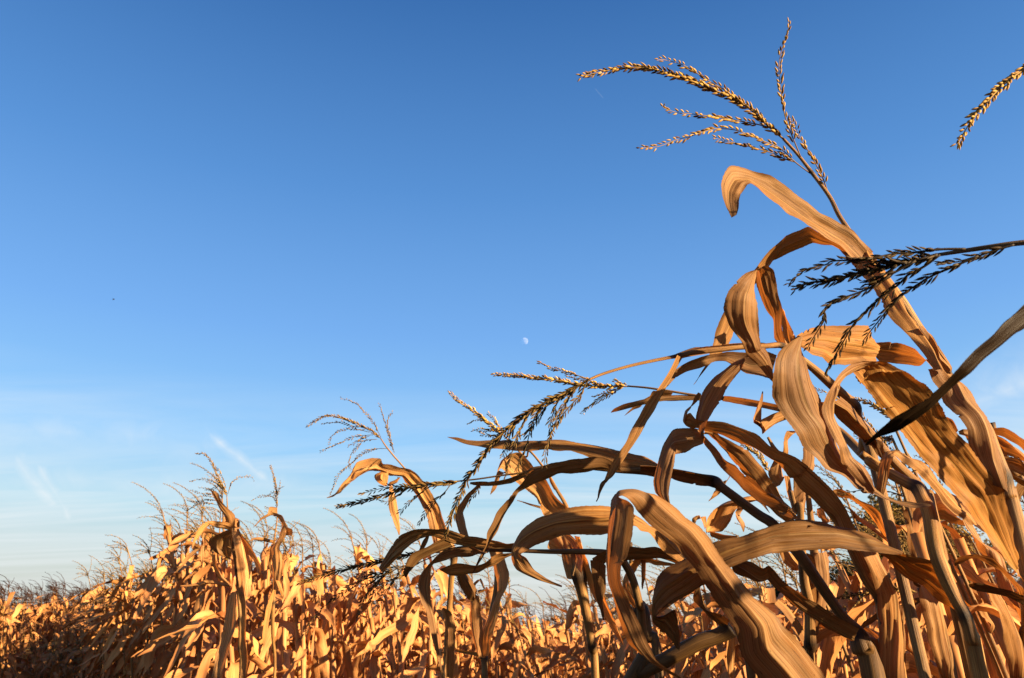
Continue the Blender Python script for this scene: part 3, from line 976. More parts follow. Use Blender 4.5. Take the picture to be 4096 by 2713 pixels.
p.leaf('g:640,480,690,440 700,640,790,610 800,900,860,760 810,945,950,960 815,1200,990,1150 810,1568,1010,1568', (1.41, 1.4, 1.4), W=.06, gut=.22, name='leaf_sheath', col=tone(1.12, .1))
P6 = p.build('maize plant whose long arching leaf ends in a small upturned curl by three crossing leaves')

# P7: the three crossing leaves
p = Plant(seed=18)
p.stalk('e:1300,1300,30 1340,1450,40 | g:200,230,50 210,500,60 230,800,70 270,1000,76 280,1290,80 290,1568,66', (1.62, 1.6), nodes=(6,), col=tone(.85, .1), lean=.05)
p.leaf('e:615,842,612,930 540,815,545,955 450,808,480,1000 400,812,405,1014 365,835,396,1010 335,880,394,1020 295,950,390,1050 255,1085,384,1105 222,1222,352,1230 235,1312,345,1322 290,1372,351,1382 354,1408,357,1410',
       (1.42, 1.40, 1.36), side=-1, W=.05, gut=.12, col=tone(1.0, .2), tipdark=.3)
p.leaf('e:1330,1560,1300,1570 1300,1462,1180,1480 1240,1370,1090,1400 1160,1250,1020,1280 1088,1132,940,1180 1010,1050,870,1090 930,968,790,1000 840,920,730,930 745,870,690,885 700,825,650,855 620,820,610,860',
       (1.5, 1.48, 1.44), side=1, W=.06, gut=.2, col=tone(1.12, .2), tipdark=.1)
p.leaf('e:605,850,595,870 700,955,640,965 770,1048,720,1080 860,1105,830,1190 910,1165,900,1250 1010,1232,960,1312 1090,1290,1060,1400 1170,1335,1200,1450 1290,1440,1330,1522 | g:110,260,40,290 200,335,150,340 240,378,230,375 297,402,294,400',
       (1.42, 1.38, 1.34, 1.25), side=1, W=.06, gut=.15, col=tone(.92, .2), tipdark=.6)
P7 = p.build('maize plant whose leaves fan down left and right from where three leaves cross')

# P8: bent dark stalk crossing the centre with two long level leaves, dark tassel left
p = Plant(seed=19)
p.stalk('h:1450,832,12 1600,815,13 1800,785,14 1960,765,16 | d:480,1120,22 700,1115,34 900,1115,46 1130,1135,56 | e:120,1140,70 370,1165,80 560,1200,80 700,1230,84 760,1275,72 900,1380,74 1050,1490,76 | g:-20,370,78 90,490,84 200,620,86 380,880,84 520,1080,80 640,1230,120 690,1350,170 770,1568,180',
        (1.66, 1.62, 1.6, 1.6, 1.56, 1.5, 1.44, 1.4), nodes=(11, 20), col=tone(.5, -.1), dark=.15, lean=.05)
p.leaf('d:1140,1105,1145,1150 1080,1078,1030,1132 1000,1040,950,1132 900,1038,850,1150 800,1048,760,1165 700,1062,650,1172 600,1090,560,1202 480,1130,440,1262 400,1190,380,1292 330,1272,320,1322 285,1340,290,1390 | h:1748,1085,1800,1100 1690,1190,1752,1210 1660,1245,1702,1282 1650,1340,1672,1340 1598,1440,1630,1430 1550,1552,1562,1530',
       (1.56, 1.52, 1.52, 1.5), side=1, W=.055, gut=.16, col=tone(.72, .25), tipdark=.4)
p.leaf('d:1430,1088,1420,1172 1330,1030,1300,1142 1200,998,1140,1122 1110,985,1060,1085 1000,958,920,1042 850,928,850,1022 700,905,750,990 540,905,620,984 400,905,560,975 350,910,400,995 | h:1800,514,1750,580 1730,520,1650,570 1640,530,1560,556 1560,530,1470,536 1450,496,1410,508 1350,489,1360,492',
       (1.6, 1.62, 1.62, 1.64), side=-1, W=.05, gut=.18, col=tone(.92, 0), tipdark=.3)
p.leaf('e:120,1110,120,1170 250,1110,250,1200 380,1130,365,1212 550,1160,500,1242 640,1180,600,1262 700,1200,680,1268', (1.57, 1.55), W=.04, gut=.3, name='leaf_sheath', col=tone(.62, -.2), tipdark=.9)
p.leaf('h:1960,760,1960,790 1850,800,1850,845 1750,830,1740,862 1620,835,1620,865 1530,840,1530,858', (1.6, 1.62), W=.04, gut=.2, col=tone(.75, .2))
p.leaf('g:660,1185,570,1270 540,1120,430,1192 430,1060,300,1100 300,980,150,1005 180,895,60,910 60,800,0,868 -40,700,-60,800 | f:1640,720,1600,825 1540,665,1430,762 1440,660,1400,700', (1.40, 1.36, 1.34), side=1, W=.06, gut=.18, col=tone(.72, 0))
p.tassel(['h:1450,832 1300,852 1150,870 1000,895 900,930 800,960 650,1000 480,1035',
          'h:1370,868 1330,920 1250,990 1200,1045 1170,1100 1130,1168',
          'h:1200,885 1100,955 1020,1030 965,1088',
          'h:1100,870 1000,872 920,880 850,885 760,912 660,936',
          'h:1620,850 1575,920 1530,975 1490,1032', 'h:1050,885 960,950 900,985 830,1000'], (1.64, 1.62), size=1.02, col=tone(.42, 0), main_dark=.2, wid=.8, stepk=.8)
P8 = p.build('maize plant with blackened kinked stalk, two long level leaves, dark tassel pointing left')

# P9: the biggest leaf, arched like a hook in the lower middle
p = Plant(seed=20)
p.stalk('g:-100,1150,90 60,1350,120 200,1568,140', (1.3, 1.3), ground=True, lean=.1, col=tone(.8))
p.leaf('g:400,1568,80,1768 200,1300,-110,1568 90,1180,-250,1400 | f:1740,1080,1440,1200 1650,1000,1370,1100 1560,938,1290,990 1500,850,1220,880 1420,750,1160,800 1350,680,1100,700 1290,590,1030,620 1220,480,970,540 1140,390,920,500 1050,330,830,430 960,250,740,350 880,190,680,280 810,150,640,225 720,145,600,180 640,138,560,160 560,124,530,172 510,145,600,200 478,195,645,250 470,280,642,370 442,440,622,500 430,620,592,630 440,730,550,700 450,830,547,830 490,960,600,960 540,1130,680,1120 600,1290,745,1280 700,1380,800,1390 800,1450,850,1450 900,1520,920,1505 1005,1568,1010,1562',
       (1.24, 1.22, 1.18, 1.15, 1.14, 1.14, 1.15), side=-1, W=.075, gut=.20, rip=.01, cr=.4, col=tone(.95, .15), tipdark=.3)
P9 = p.build('maize plant with the largest leaf, arched like a hook in the lower middle')

# P10: level leaf behind the hook leaf
p = Plant(seed=21)
p.stalk('f:640,600,30 800,600,60 1000,660,70 1200,800,80 1360,950,80 1500,1300,80 1560,1568,80', (1.5, 1.45), col=tone(.7), lean=.1, nodes=(4,))
p.leaf('f:1050,640,1000,672 960,515,860,592 850,430,800,482 760,390,760,442 650,312,700,430 560,270,640,400 470,246,470,450 370,237,400,462 250,240,300,460 120,262,200,462 0,300,80,470 | D:1240,1200,1240,1260 1205,1228,1215,1275 1184,1262,1205,1282 1182,1292,1218,1290 1195,1318,1235,1318 1240,1340,1265,1338 1298,1357,1300,1354',
       (1.42, 1.38, 1.38, 1.34), side=-1, W=.06, gut=.14, col=tone(1.08, -.1), tipdark=.4)
p.leaf('f:985,618,985,668 850,570,870,645 760,560,750,657 620,548,600,657 510,572,500,664 430,598,440,672 360,628,420,690 312,662,435,705 330,780,432,800 350,900,420,905 372,1000,405,985 400,1100,402,1060 411,1125,413,1122', (1.46, 1.46, 1.44), side=1, W=.06, gut=.16, col=tone(.62, 0), tipdark=.5)
P10 = p.build('maize plant behind the hook leaf, its broad level leaf curling under at the left')

# P11: lodged plant low in the middle, two dark tassels pointing down left
p = Plant(seed=22)
p.stalk('i:1440,445,14 1560,430,24 1700,420,40 1850,430,50 2100,445,34 2400,455,40 2931,470,60 3100,600,70 3200,900,70 3240,1300,80', (1.6, 1.58, 1.55, 1.55), nodes=(4,), col=tone(.6, .1), lean=.05)
p.leaf('i:2130,378,2130,432 2000,365,1850,397 1850,340,1700,395 1700,328,1600,390 1620,290,1500,370 1500,256,1400,312 1400,254,1320,300 1300,258,1240,335 1200,265,1150,400 1110,310,1100,470 1050,370,1045,540 980,480,990,600 912,600,950,640', (1.55, 1.53, 1.5, 1.48), side=1, W=.055, gut=.15, col=tone(.88, .25), tipdark=0)
p.leaf('i:1480,338,1610,392 1350,398,1450,450 1200,490,1330,492 1142,600,1250,532 1125,640,1185,615 1140,680,1156,682', (1.53, 1.52), side=1, W=.05, gut=.15, col=tone(.55, -.2))
p.leaf('i:1850,470,1900,400 1720,408,1740,490 1560,415,1600,502 1440,470,1520,522 1372,540,1400,552 1335,588,1372,592 1270,680,1366,700 1252,760,1362,800 1280,900,1372,900 1330,1000,1395,1090 1380,1200,1422,1250 1425,1370,1450,1400 1470,1568,1478,1568', (1.5, 1.47, 1.46, 1.46), side=1, W=.055, gut=.16, col=tone(.9, .2), tipdark=.5)
p.leaf('i:2090,462,2080,482 1950,480,1950,552 1850,550,1850,602 1750,572,1780,640 1600,560,1650,667 1530,580,1540,665 1450,610,1452,617', (1.52, 1.5), side=1, W=.05, gut=.15, col=tone(1.05, 0))
p.leaf('i:1600,670,1640,600 1620,750,1720,680 1680,860,1770,780 1740,900,1775,810', (1.6, 1.6), W=.05, gut=.2, col=tone(.65, -.2))
p.leaf('i:1345,300,1360,290 1300,360,1340,370 1270,440,1300,440 1262,460,1270,462', (1.6, 1.6), W=.03, gut=.2, col=tone(.8))
p.leaf('h:1610,845,1630,830 1520,930,1550,925 1470,990,1500,1020 1425,1050,1472,1082 1410,1130,1490,1150 1440,1220,1512,1250 1495,1300,1530,1310 1535,1340,1538,1335', (1.62, 1.6, 1.58), side=1, W=.05, gut=.18, col=tone(1.1, .4), tipdark=0)
p.tassel(['i:1440,445 1250,480 1100,500 1000,520 850,560 700,590 560,625 400,670 200,735',
          'i:1430,480 1270,550 1150,582 1000,620 850,680 700,740 560,840 450,920 370,1010 290,1130 215,1245',
          'i:1130,590 1040,720 960,830 910,955', 'i:1000,620 880,740 800,830 750,960 712,1085',
          'i:930,640 850,650 780,660 700,682', 'i:1000,625 900,690 830,730 740,760', 'i:1200,600 1080,690 960,740 850,850 830,930',
          'i:1080,600 950,680 880,760 800,860'], (1.58, 1.5), size=.95, col=tone(.38, 0), main_dark=.2, wid=.8, stepk=.8)
P11 = p.build('lodged maize plant low in the middle, level stalk, dark tassel branches sweeping down left')

# P12: broken dark stalk along the bottom
p = Plant(seed=23)
p.stalk('f:1400,1180,120 1300,1240,115 1150,1290,120 1000,1370,120 850,1450,115 700,1530,110 600,1620,110', (1.3, 1.32), nodes=(0,), col=tone(.45, -.2), lean=.6, dark=.3)
p.leaf('f:1380,1130,1360,1180 1330,1080,1300,1150 1200,1040,1130,880 1150,840,1120,870', (1.3, 1.3), W=.06, gut=.2, col=tone(.7, -.3))
P12 = p.build('snapped blackish maize stalk slanting along the bottom under the hook leaf')

# P13: pale stalk in the right foreground
p = Plant(seed=24)
p.stalk('g:1140,868,60 1190,1000,110 1240,1150,125 1300,1350,130 1350,1568,130', (1.46, 1.42), nodes=(0,), col=tone(1.15, .1), lean=.05)
p.leaf('g:1130,860,1150,850 1142,960,1250,960 1170,1150,1310,1180 1220,1350,1350,1400 1290,1568,1400,1568', (1.44, 1.4), W=.06, gut=.3, name='leaf_sheath', col=tone(1.1, .1))
p.leaf('g:1140,860,1145,880 1090,830,1120,850 1060,800,1070,820', (1.46, 1.46), W=.02, gut=.2, col=tone(.5))
p.leaf('g:1140,940,1150,970 1080,950,1090,1010 960,1010,1000,1060 | g:800,1060,830,1100 700,1120,720,1160 650,1200,660,1210', (1.5, 1.6), W=.04, gut=.2, col=tone(.75, .5))
P13 = p.build('pale striped upright maize stalk in the right foreground, snapped at a black node')

# P14: right edge foreground
p = Plant(seed=25)
p.stalk('g:1920,900,40 1960,1150,90 2000,1568,110', (1.5, 1.48), col=tone(.9), lean=.05)
p.leaf('g:1950,900,1900,960 1929,880,1850,800 1780,740,1740,720 1690,640,1640,690 1590,615,1560,640 1500,612,1500,652 1420,640,1440,680 1390,690,1395,705', (1.5, 1.47, 1.5), side=1, W=.05, gut=.15, col=tone(1.0, .4))
p.leaf('g:1640,860,1700,880 1680,990,1790,1000 1740,1100,1850,1150 1790,1250,1905,1300 1800,1400,1940,1420 1820,1568,1960,1568', (1.5, 1.48), side=1, W=.06, gut=.2, col=tone(1.05, .1))
p.leaf('g:1929,940,1929,990 1800,890,1790,930 1640,850,1640,900 1560,835,1540,880 1500,845,1505,865', (1.42, 1.42), W=.04, gut=.25, col=tone(.35, -.2), name='leaf')
P14 = p.build('maize plant low at the right edge with a drooping spotted leaf and short dark one')

# P15: plant behind the right edge, arching pale leaves
p = Plant(seed=26)
p.stalk('l:1480,500,60 1560,760,60 1700,1000,70 1900,1400,90', (1.95, 1.9), nodes=(0,), col=tone(.9), lean=.1)
p.leaf('l:1480,560,1490,620 1600,560,1620,640 1720,608,1740,722 1819,680,1819,792 1950,800,1930,900', (1.9, 1.85), side=1, W=.06, gut=.12, col=tone(1.05, -.1))
p.leaf('l:1500,615,1530,745 1600,660,1620,832 1700,728,1720,862 1800,830,1819,900 1900,950,1900,1000', (1.92, 1.9), side=1, W=.06, gut=.12, col=tone(1.1, -.1))
p.leaf('l:1570,860,1600,985 1650,862,1700,1002 1750,870,1819,1062 1900,950,1960,1150', (1.85, 1.85), side=1, W=.06, gut=.14, col=tone(.95, .1))
p.leaf('l:1620,1010,1620,1060 1700,1050,1700,1085 1819,1100,1819,1160 1950,1180,1950,1240', (1.8, 1.8), W=.04, gut=.2, col=tone(.3))
p.leaf('l:1900,1080,1950,1200 1750,1130,1819,1240 1690,1220,1760,1320 1700,1300,1720,1370', (1.85, 1.85), W=.06, gut=.15, col=tone(.7))
p.leaf('l:1010,440,1000,450 1070,470,1050,530 1110,540,1090,590 1130,580,1120,600', (1.9, 1.9), W=.03, gut=.2, col=tone(.95, -.3))
p.leaf('l:1230,570,1230,690 1180,570,1200,640 1130,590,1140,620', (1.9, 1.9), W=.03, gut=.2, col=tone(.8, -.2))
P15 = p.build('maize plant at the right edge, behind the tallest, three pale leaves arching right')

# ---------------- plants a step further back
p = Plant(seed=31)
p.stalk('h:1800,480,12 1960,640,14 | d:430,990,16 560,1150,20 640,1290,26 720,1440,34 | f:100,380,50 150,550,90 200,700,110 225,790,100 280,1060,74 325,1320,62 350,1568,62', (2.5, 2.4, 2.3, 2.25), nodes=(9, 11), col=tone(.95, .1), lean=.05)
p.leaf('f:190,800,130,800 130,500,80,600 60,300,-20,560 | d:730,1440,600,1550 680,1395,540,1490 620,1325,510,1430 560,1220,480,1360 490,1160,400,1290 420,1060,320,1230 340,1000,240,1150 260,1020,200,1120 190,1120,175,1160', (2.3, 2.3, 2.25, 2.2), side=1, W=.07, gut=.13, col=tone(1.15, 0))
p.leaf('f:240,770,160,790 260,640,200,640 200,500,140,500 130,440,60,460 40,400,0,420', (2.28, 2.3), W=.05, gut=.2, col=tone(1.1, .3))
p.leaf('d:180,1140,260,1140 160,1190,200,1180 130,1290,165,1240 118,1330,122,1325', (2.25, 2.25), W=.04, gut=.2, col=tone(.8))
p.leaf('f:230,500,190,470 300,700,240,690 420,950,340,950 540,1230,470,1190 570,1320,560,1310', (2.3, 2.25), side=1, W=.06, gut=.2, col=tone(1.1, -.2))
p.leaf('d:585,1180,575,1185 610,1240,590,1240 634,1292,622,1296', (2.3, 2.3), W=.02, gut=.2, col=tone(.8, -.3))
p.leaf('d:515,1420,515,1440 430,1398,430,1412 330,1372,330,1378', (2.35, 2.35), W=.015, gut=.2, col=tone(1.1))
p.tassel(['h:1800,480 1740,430 1680,385 1600,320 1540,270 1460,220 1400,165 1370,135', 'h:1790,450 1750,400 1720,350 1665,295',
          'h:1720,400 1650,360 1600,345 1520,380', 'h:1760,450 1690,435 1620,432 1550,432', 'h:1760,470 1700,480 1610,465', 'h:1700,400 1620,330 1560,300'],
         (2.5, 2.6), size=1.15, col=tone(1.15), stepk=1.1)
p.build('sunlit maize plant behind the dark hanging tassel, its own tassel pointing up left')

p = Plant(seed=32)
p.stalk('h:830,500,9 870,560,11 935,640,12 1050,775,14 1120,900,40 1220,1080,60 1330,1230,60 1400,1420,56 | i:1555,650,52 1530,1000,50 1510,1300,50 1505,1568,50', (3.0, 2.9), nodes=(7,), col=tone(1.0, .1), lean=.05)
p.leaf('h:1360,1300,1300,1330 1340,1190,1250,1200 1285,1030,1210,1090 1230,930,1150,1010 1180,850,1080,900 1125,790,1020,840 1060,740,980,790 950,712,900,790 850,698,820,750 828,655,740,752 750,652,650,800 640,685,600,840 600,770,540,890 530,850,500,930 470,930,440,955 405,963,410,965', (2.9, 2.85, 2.8, 2.75), side=1, W=.07, gut=.13, col=tone(1.12, -.1), tipdark=.5)
p.leaf('h:1120,950,1180,960 1180,1080,1240,1080 1210,1200,1270,1200 1260,1400,1330,1380', (2.88, 2.88), W=.05, gut=.3, col=tone(1.1, .2), name='leaf_sheath')
p.leaf('h:830,760,890,760 785,780,890,790 780,810,885,830 820,850,875,870 850,870,860,875', (2.8, 2.78), W=.05, gut=.2, col=tone(1.05, -.5))
p.leaf('h:985,800,960,800 940,820,960,840 900,840,920,860 882,868,890,872', (2.8, 2.8), W=.03, gut=.2, col=tone(.7, -.1))
p.leaf('h:895,870,920,860 890,980,950,980 895,1060,968,1060 920,1130,975,1150 950,1200,980,1210 970,1256,978,1254', (2.78, 2.76), side=1, W=.045, gut=.2, col=tone(1.1, -.1))
p.tassel(['h:830,500 760,440 700,408 600,365 500,330 400,322 320,360 255,402',
          'h:830,490 780,390 740,330 700,290 640,230 560,195 508,178', 'h:935,610 905,500 870,400 840,300 815,220', 'h:925,590 900,500 880,400 890,340 922,290',
          'h:740,450 660,430 600,425 500,440 440,490 425,550', 'h:770,470 650,480 560,510 450,560 350,605', 'h:800,505 700,515 640,570 600,620 580,690 595,745',
          'h:880,577 780,582 680,620 590,700 500,780 460,870 425,955', 'h:700,410 600,400 520,370 440,375 360,385', 'h:740,480 680,500 620,540 570,560'],
         (3.0, 3.0), size=1.0, col=tone(.7, -.2), main_dark=.2, stepk=1.1)
p.build('maize plant left of the middle with a wide airy tassel and a beak shaped leaf')

p = Plant(seed=33)
p.stalk('i:1960,500,70 1955,750,60 1900,1050,60 1835,1380,66 1845,1568,54', (2.3, 2.2), nodes=(3,), col=tone(.75, .3), lean=.03)
p.leaf('i:1890,1370,1810,1380 1905,1200,1820,1200 1940,1060,1850,1080 1992,870,1920,940 2050,750,1955,850 2055,640,1950,700 2030,535,1920,580 2000,440,1885,470 1960,380,1850,400', (2.2, 2.2, 2.25), side=1, W=.075, gut=.15, col=tone(1.05, .4))
p.leaf('i:1800,1390,1850,1390 1740,1100,1830,1200 1735,860,1815,1000 1745,810,1790,850', (2.18, 2.2), W=.06, gut=.25, col=tone(.85, .4))
p.leaf('i:1780,800,1790,830 1850,780,1850,800 | i:1790,700,1810,690 1740,740,1760,760', (2.3, 2.3), W=.04, gut=.2, col=tone(1))
p.leaf('i:1850,1350,1870,1380 1560,1300,1590,1310 | i:1490,1080,1560,1010 1400,960,1440,960', (2.4, 2.5), W=.05, gut=.2, col=tone(.9, .5))
p.leaf('i:1500,1568,1560,1568 1500,1400,1580,1350 1500,1200,1590,1150 1480,1000,1560,1000 1465,960,1490,950', (2.35, 2.3), side=1, W=.06, gut=.2, col=tone(.95, .5), tipdark=.1)
p.build('upright maize plant low in the middle, long rosy leaf rising from a black node')

p = Plant(seed=34)
p.stalk('f:620,520,30 640,900,40 700,1040,110 760,1250,80 830,1420,70', (2.2, 2.1), nodes=(2,), col=tone(.5), dark=.3, lean=.05)
p.leaf('f:690,1000,650,1020 620,850,560,900 590,720,640,780 660,640,700,680 750,640,760,680 830,660,820,700 980,690,960,700', (2.1, 2.1), W=.05, gut=.2, col=tone(.9, .1))
p.leaf('f:720,650,700,660 740,660,705,700 735,760,706,800 718,830,707,850 712,885,709,885', (2.1, 2.1), W=.03, gut=.2, col=tone(.6))
p.leaf('f:1210,480,1240,440 1200,400,1330,440 1215,350,1390,360 1270,270,1430,270 1400,215,1500,230 1520,190,1600,205 1650,200,1700,300', (2.0, 2.0), side=1, W=.06, gut=.18, col=tone(1.1, 0))
p.leaf('f:1220,430,1240,480 1330,460,1320,500 1450,470,1440,500', (2.0, 2.0), W=.04, gut=.2, col=tone(.9, -.1))
p.leaf('f:1540,260,1500,190 1480,270,1430,280 1430,290,1440,340 1460,360,1490,400 1490,440,1495,438', (2.0, 2.0), W=.04, gut=.2, col=tone(.9, .4))
p.leaf('f:1200,420,1210,400 1150,310,1200,320 1100,330,1140,340 1095,360,1120,380', (2.4, 2.4), W=.04, gut=.2, col=tone(.95, .3))
p.leaf('f:1380,1568,1430,1568 1350,1400,1420,1420 1370,1250,1430,1220 1380,1200,1400,1190', (1.8, 1.8), W=.05, gut=.2, col=tone(.85, .3))
p.build('dark noded maize plant behind the hook leaf, with a small pale blade folding over')

p = Plant(seed=35)
p.stalk('e:1420,700,30 1440,1000,50 1430,1200,60 | g:260,120,40 300,500,60 330,900,80 290,1290,90 290,1568,80', (1.9, 1.85), nodes=(5, 6), col=tone(.8, .3), lean=.03)
p.leaf('e:1330,830,1345,835 1265,830,1325,850 1243,900,1275,900 1245,980,1278,1000 1240,1080,1262,1080', (1.9, 1.9), W=.04, gut=.2, col=tone(.9))
p.leaf('e:1240,990,1280,1000 1160,1070,1230,1080 1125,1170,1240,1190 1170,1270,1260,1180 1140,1290,1175,1272', (1.92, 1.92), W=.04, gut=.2, col=tone(.85, -.1))
p.leaf('e:1390,960,1480,980 1395,1060,1485,1060 1330,1200,1470,1150 1310,1350,1420,1300 1320,1480,1400,1500', (1.85, 1.85), W=.06, gut=.2, col=tone(.8, .2), name='leaf_sheath')
p.leaf('e:1240,1180,1290,1190 1260,1280,1300,1300 1300,1400,1318,1400 1315,1460,1320,1460', (1.9, 1.9), W=.04, gut=.2, col=tone(.9))
p.leaf('e:730,1240,830,1170 700,1300,800,1220 680,1340,730,1280 652,1382,658,1378', (1.9, 1.9), W=.04, gut=.2, col=tone(.95))
p.leaf('g:140,1190,110,1180 | g:220,1250,330,1160 230,1000,330,950 210,700,310,650 160,590,220,590', (1.8, 1.8), W=.06, gut=.2, col=tone(.7, -.2))
p.leaf('g:300,600,400,590 330,750,430,740 340,900,420,900 330,1050,400,1040 330,1150,380,1150', (1.85, 1.85), W=.06, gut=.2, col=tone(.8, .5))
p.leaf('g:40,600,120,595 70,680,170,640 130,720,200,700 125,730,190,740', (1.9, 1.9), W=.05, gut=.2, col=tone(1.05, -.4))
p.leaf('g:950,590,1010,605 880,520,930,500 720,400,720,350 600,270,680,330 570,250,600,290', (1.9, 1.9), W=.05, gut=.2, col=tone(.85))
p.leaf('g:990,600,960,560 880,440,850,480 820,290,740,310 730,230,680,250 620,165,590,180 520,110,500,170 450,125,460,160 400,200,425,250', (1.9, 1.85), side=1, W=.06, gut=.15, col=tone(1.1, -.3))
p.leaf('g:440,300,400,350 420,370,380,340 385,270,345,330 395,240,332,290 370,235,330,260', (1.95, 1.95), W=.04, gut=.2, col=tone(.9, .2))
p.leaf('g:985,20,1120,20 1000,200,1170,240 1020,400,1230,440 1030,560,1250,600 1060,640,1200,660', (1.75, 1.7), side=1, W=.07, gut=.12, col=tone(.72, -.2))
p.leaf('g:1240,200,1240,330 1400,320,1400,380 1500,380,1500,395', (1.9, 1.9), W=.06, gut=.2, col=tone(.85, 0))
p.leaf('g:1440,330,1500,390 1560,500,1590,580 1640,560,1700,700 1650,600,1800,900 1750,900,1929,1200', (1.85, 1.8), side=1, W=.06, gut=.2, col=tone(.95, 0))
p.leaf('g:1560,1010,1600,950 1600,1090,1640,1060 1680,1150,1690,1180 1660,1220,1670,1230', (1.8, 1.8), W=.04, gut=.2, col=tone(.9))
p.leaf('g:1010,1180,1040,1120 1030,1300,1080,1290 1120,1440,1150,1400 1200,1568,1230,1540', (1.7, 1.7), W=.04, gut=.2, col=tone(.75))
p.leaf('g:0,1000,30,960 80,1060,110,1030 150,1180,200,1140 230,1320,270,1290 260,1420,262,1420', (1.7, 1.7), W=.06, gut=.2, col=tone(.7, .2))
p.tassel(['g:1100,905 940,890 750,905 600,930 480,950', 'g:700,930 640,990 590,1050 550,1100'], (1.7, 1.7), size=.9, col=tone(.5), main_dark=.2)
p.build('tangle leaved maize plant seen through the gap under the arching leaves, right of the middle')

# tassel heads showing through behind the right group
for k, (spec, d, lab) in enumerate([
    (['l:430,460 330,370 230,310 130,270 40,250', 'l:400,420 320,330 250,290'], 1.9, 'maize plant hidden by the tallest one, a fat sunlit tassel showing left of it'),
    (['e:1130,1150 1080,1070 1030,1000 960,960 920,940', 'e:1110,1120 1090,1050 1050,990', 'e:1050,1020 980,980 940,930'], 2.3, 'hidden maize plant whose small bristly tassel shows between the arching leaves'),
    (['g:1540,530 1480,480 1400,470 1320,480', 'g:1540,540 1450,545 1390,560 1360,580', 'g:1530,480 1470,440 1400,420'], 2.0, 'maize plant behind the smooth pale stalk with two tassel branches crossing a sky gap'),
    (['l:440,660 380,670 320,665 290,655', 'l:440,690 400,700 350,730'], 1.9, 'hidden maize plant with a short black tassel under the dark slanting leaf'),
    (['g:1000,440 950,430 900,425 850,420', 'g:980,290 900,260 800,240 740,235', 'g:1010,480 950,475 900,470'], 2.6, 'hidden maize plant with faint pale tassel branches in front of the autumn tree')]):
    p = Plant(seed=40 + k)
    A = read(spec[0], 2)[0]
    W0 = world_pt(A[0], A[1], d)
    p.tassel(spec, (d, d + .1), size=1.05, col=tone(1.0 if k != 3 else .5), main_dark=0 if k != 3 else .4)
    mb = MB()
    b = np.array([W0[0] + .25, W0[1] + .15, 0])
    P = catmull(np.array([W0, W0 * .6 + b * .4 + [.14, .05, .12], W0 * .25 + b * .75 + [.1, 0, 0], b - [0, 0, .03]]), 8)
    tube(mb, P, np.linspace(.003, .012, len(P)), 10)
    p.parts.append(('stalk', mb, [M_STALK], tone(.9), None))
    p.base = b
    p.build(lab)

# ---------------- the two plants that stand tall on the left
p = Plant(seed=51)
p.stalk('j:940,440,5 945,520,10 955,620,26 985,760,34 1005,900,30 1015,1050,26 1025,1200,26 1022,1380,24 1025,1568,24', (3.1, 3.0), nodes=(4, 6, 7), col=tone(.85, .2), lean=.02)
p.leaf('j:965,640,1015,650 985,740,1062,740 1000,850,1090,850 1010,960,1095,980 1020,1060,1092,1060', (2.95, 2.9), side=1, W=.07, gut=.2, col=tone(1.15))
p.leaf('j:990,650,965,640 975,700,870,685 970,770,835,700 968,810,832,740 965,832,870,790 962,838,930,822', (3.0, 3.0), side=1, W=.06, gut=.18, col=tone(.5, -.3))
p.leaf('j:1010,640,985,665 940,605,920,640 860,595,880,640 815,600,840,618 780,625,800,650 750,670,765,700 730,720,745,730 722,765,728,768', (3.0, 2.9), side=1, W=.05, gut=.15, col=tone(1.1))
p.leaf('j:995,640,950,630 985,560,925,570 940,510,885,500 900,460,865,450 885,425,850,430 870,410,840,405', (3.0, 3.0), side=1, W=.05, gut=.15, col=tone(1.1, -.2))
p.leaf('j:1000,640,1000,690 1060,715,1045,760 1112,790,1090,822 1150,870,1122,880 1148,930,1130,930', (2.95, 2.9), side=1, W=.05, gut=.15, col=tone(1.15))
p.leaf('j:1000,1020,960,1040 995,1160,930,1170 985,1280,905,1300 945,1420,875,1420 905,1568,840,1568', (2.95, 2.85), side=1, W=.06, gut=.15, col=tone(1.1))
p.leaf('j:1040,1000,1000,1000 1060,1130,1030,1120 1055,1300,1025,1290 1070,1450,1030,1440 1060,1568,1030,1568', (2.9, 2.85), W=.05, gut=.2, col=tone(1.1, -.1))
p.leaf('j:970,1000,950,980 860,980,830,960 790,985,760,975 710,1000,700,990 655,1000,652,995', (2.95, 2.9), W=.05, gut=.2, col=tone(1.1))
p.leaf('j:870,820,850,800 880,880,850,870 910,940,880,935 950,985,920,975 965,1000,955,995', (2.9, 2.9), W=.05, gut=.2, col=tone(.9, .2))
p.leaf('j:1000,590,1010,600 1020,600,1000,610 1020,630,1005,640', (3.0, 3.0), W=.03, gut=.2, col=tone(1.1))
p.leaf('j:740,770,800,740 690,810,740,800 650,870,690,850 620,915,625,915', (2.95, 2.95), W=.05, gut=.15, col=tone(1.15))
p.leaf('j:780,740,800,660 775,800,795,760 785,880,795,850', (2.95, 2.95), W=.04, gut=.2, col=tone(1.1, .2))
p.tassel(['j:942,440 905,360 865,270 832,210 795,180 752,178', 'j:945,430 970,360 1020,325 1080,320 1112,346', 'j:925,400 860,352 785,335 708,352', 'j:935,390 915,330 895,290 870,262',
          'j:905,460 850,430 790,430 712,400', 'j:900,500 820,485 760,490 710,520 683,545', 'j:930,420 890,380 850,400 810,400', 'j:910,470 830,465 760,475 700,470', 'j:940,420 910,370 880,340 850,300'],
         (3.1, 3.15), size=.95, col=tone(.8, -.2), main_dark=.2, stepk=1.2)
p.build('big sunlit maize plant towering on the left with thick hanging leaves and spreading tassel')

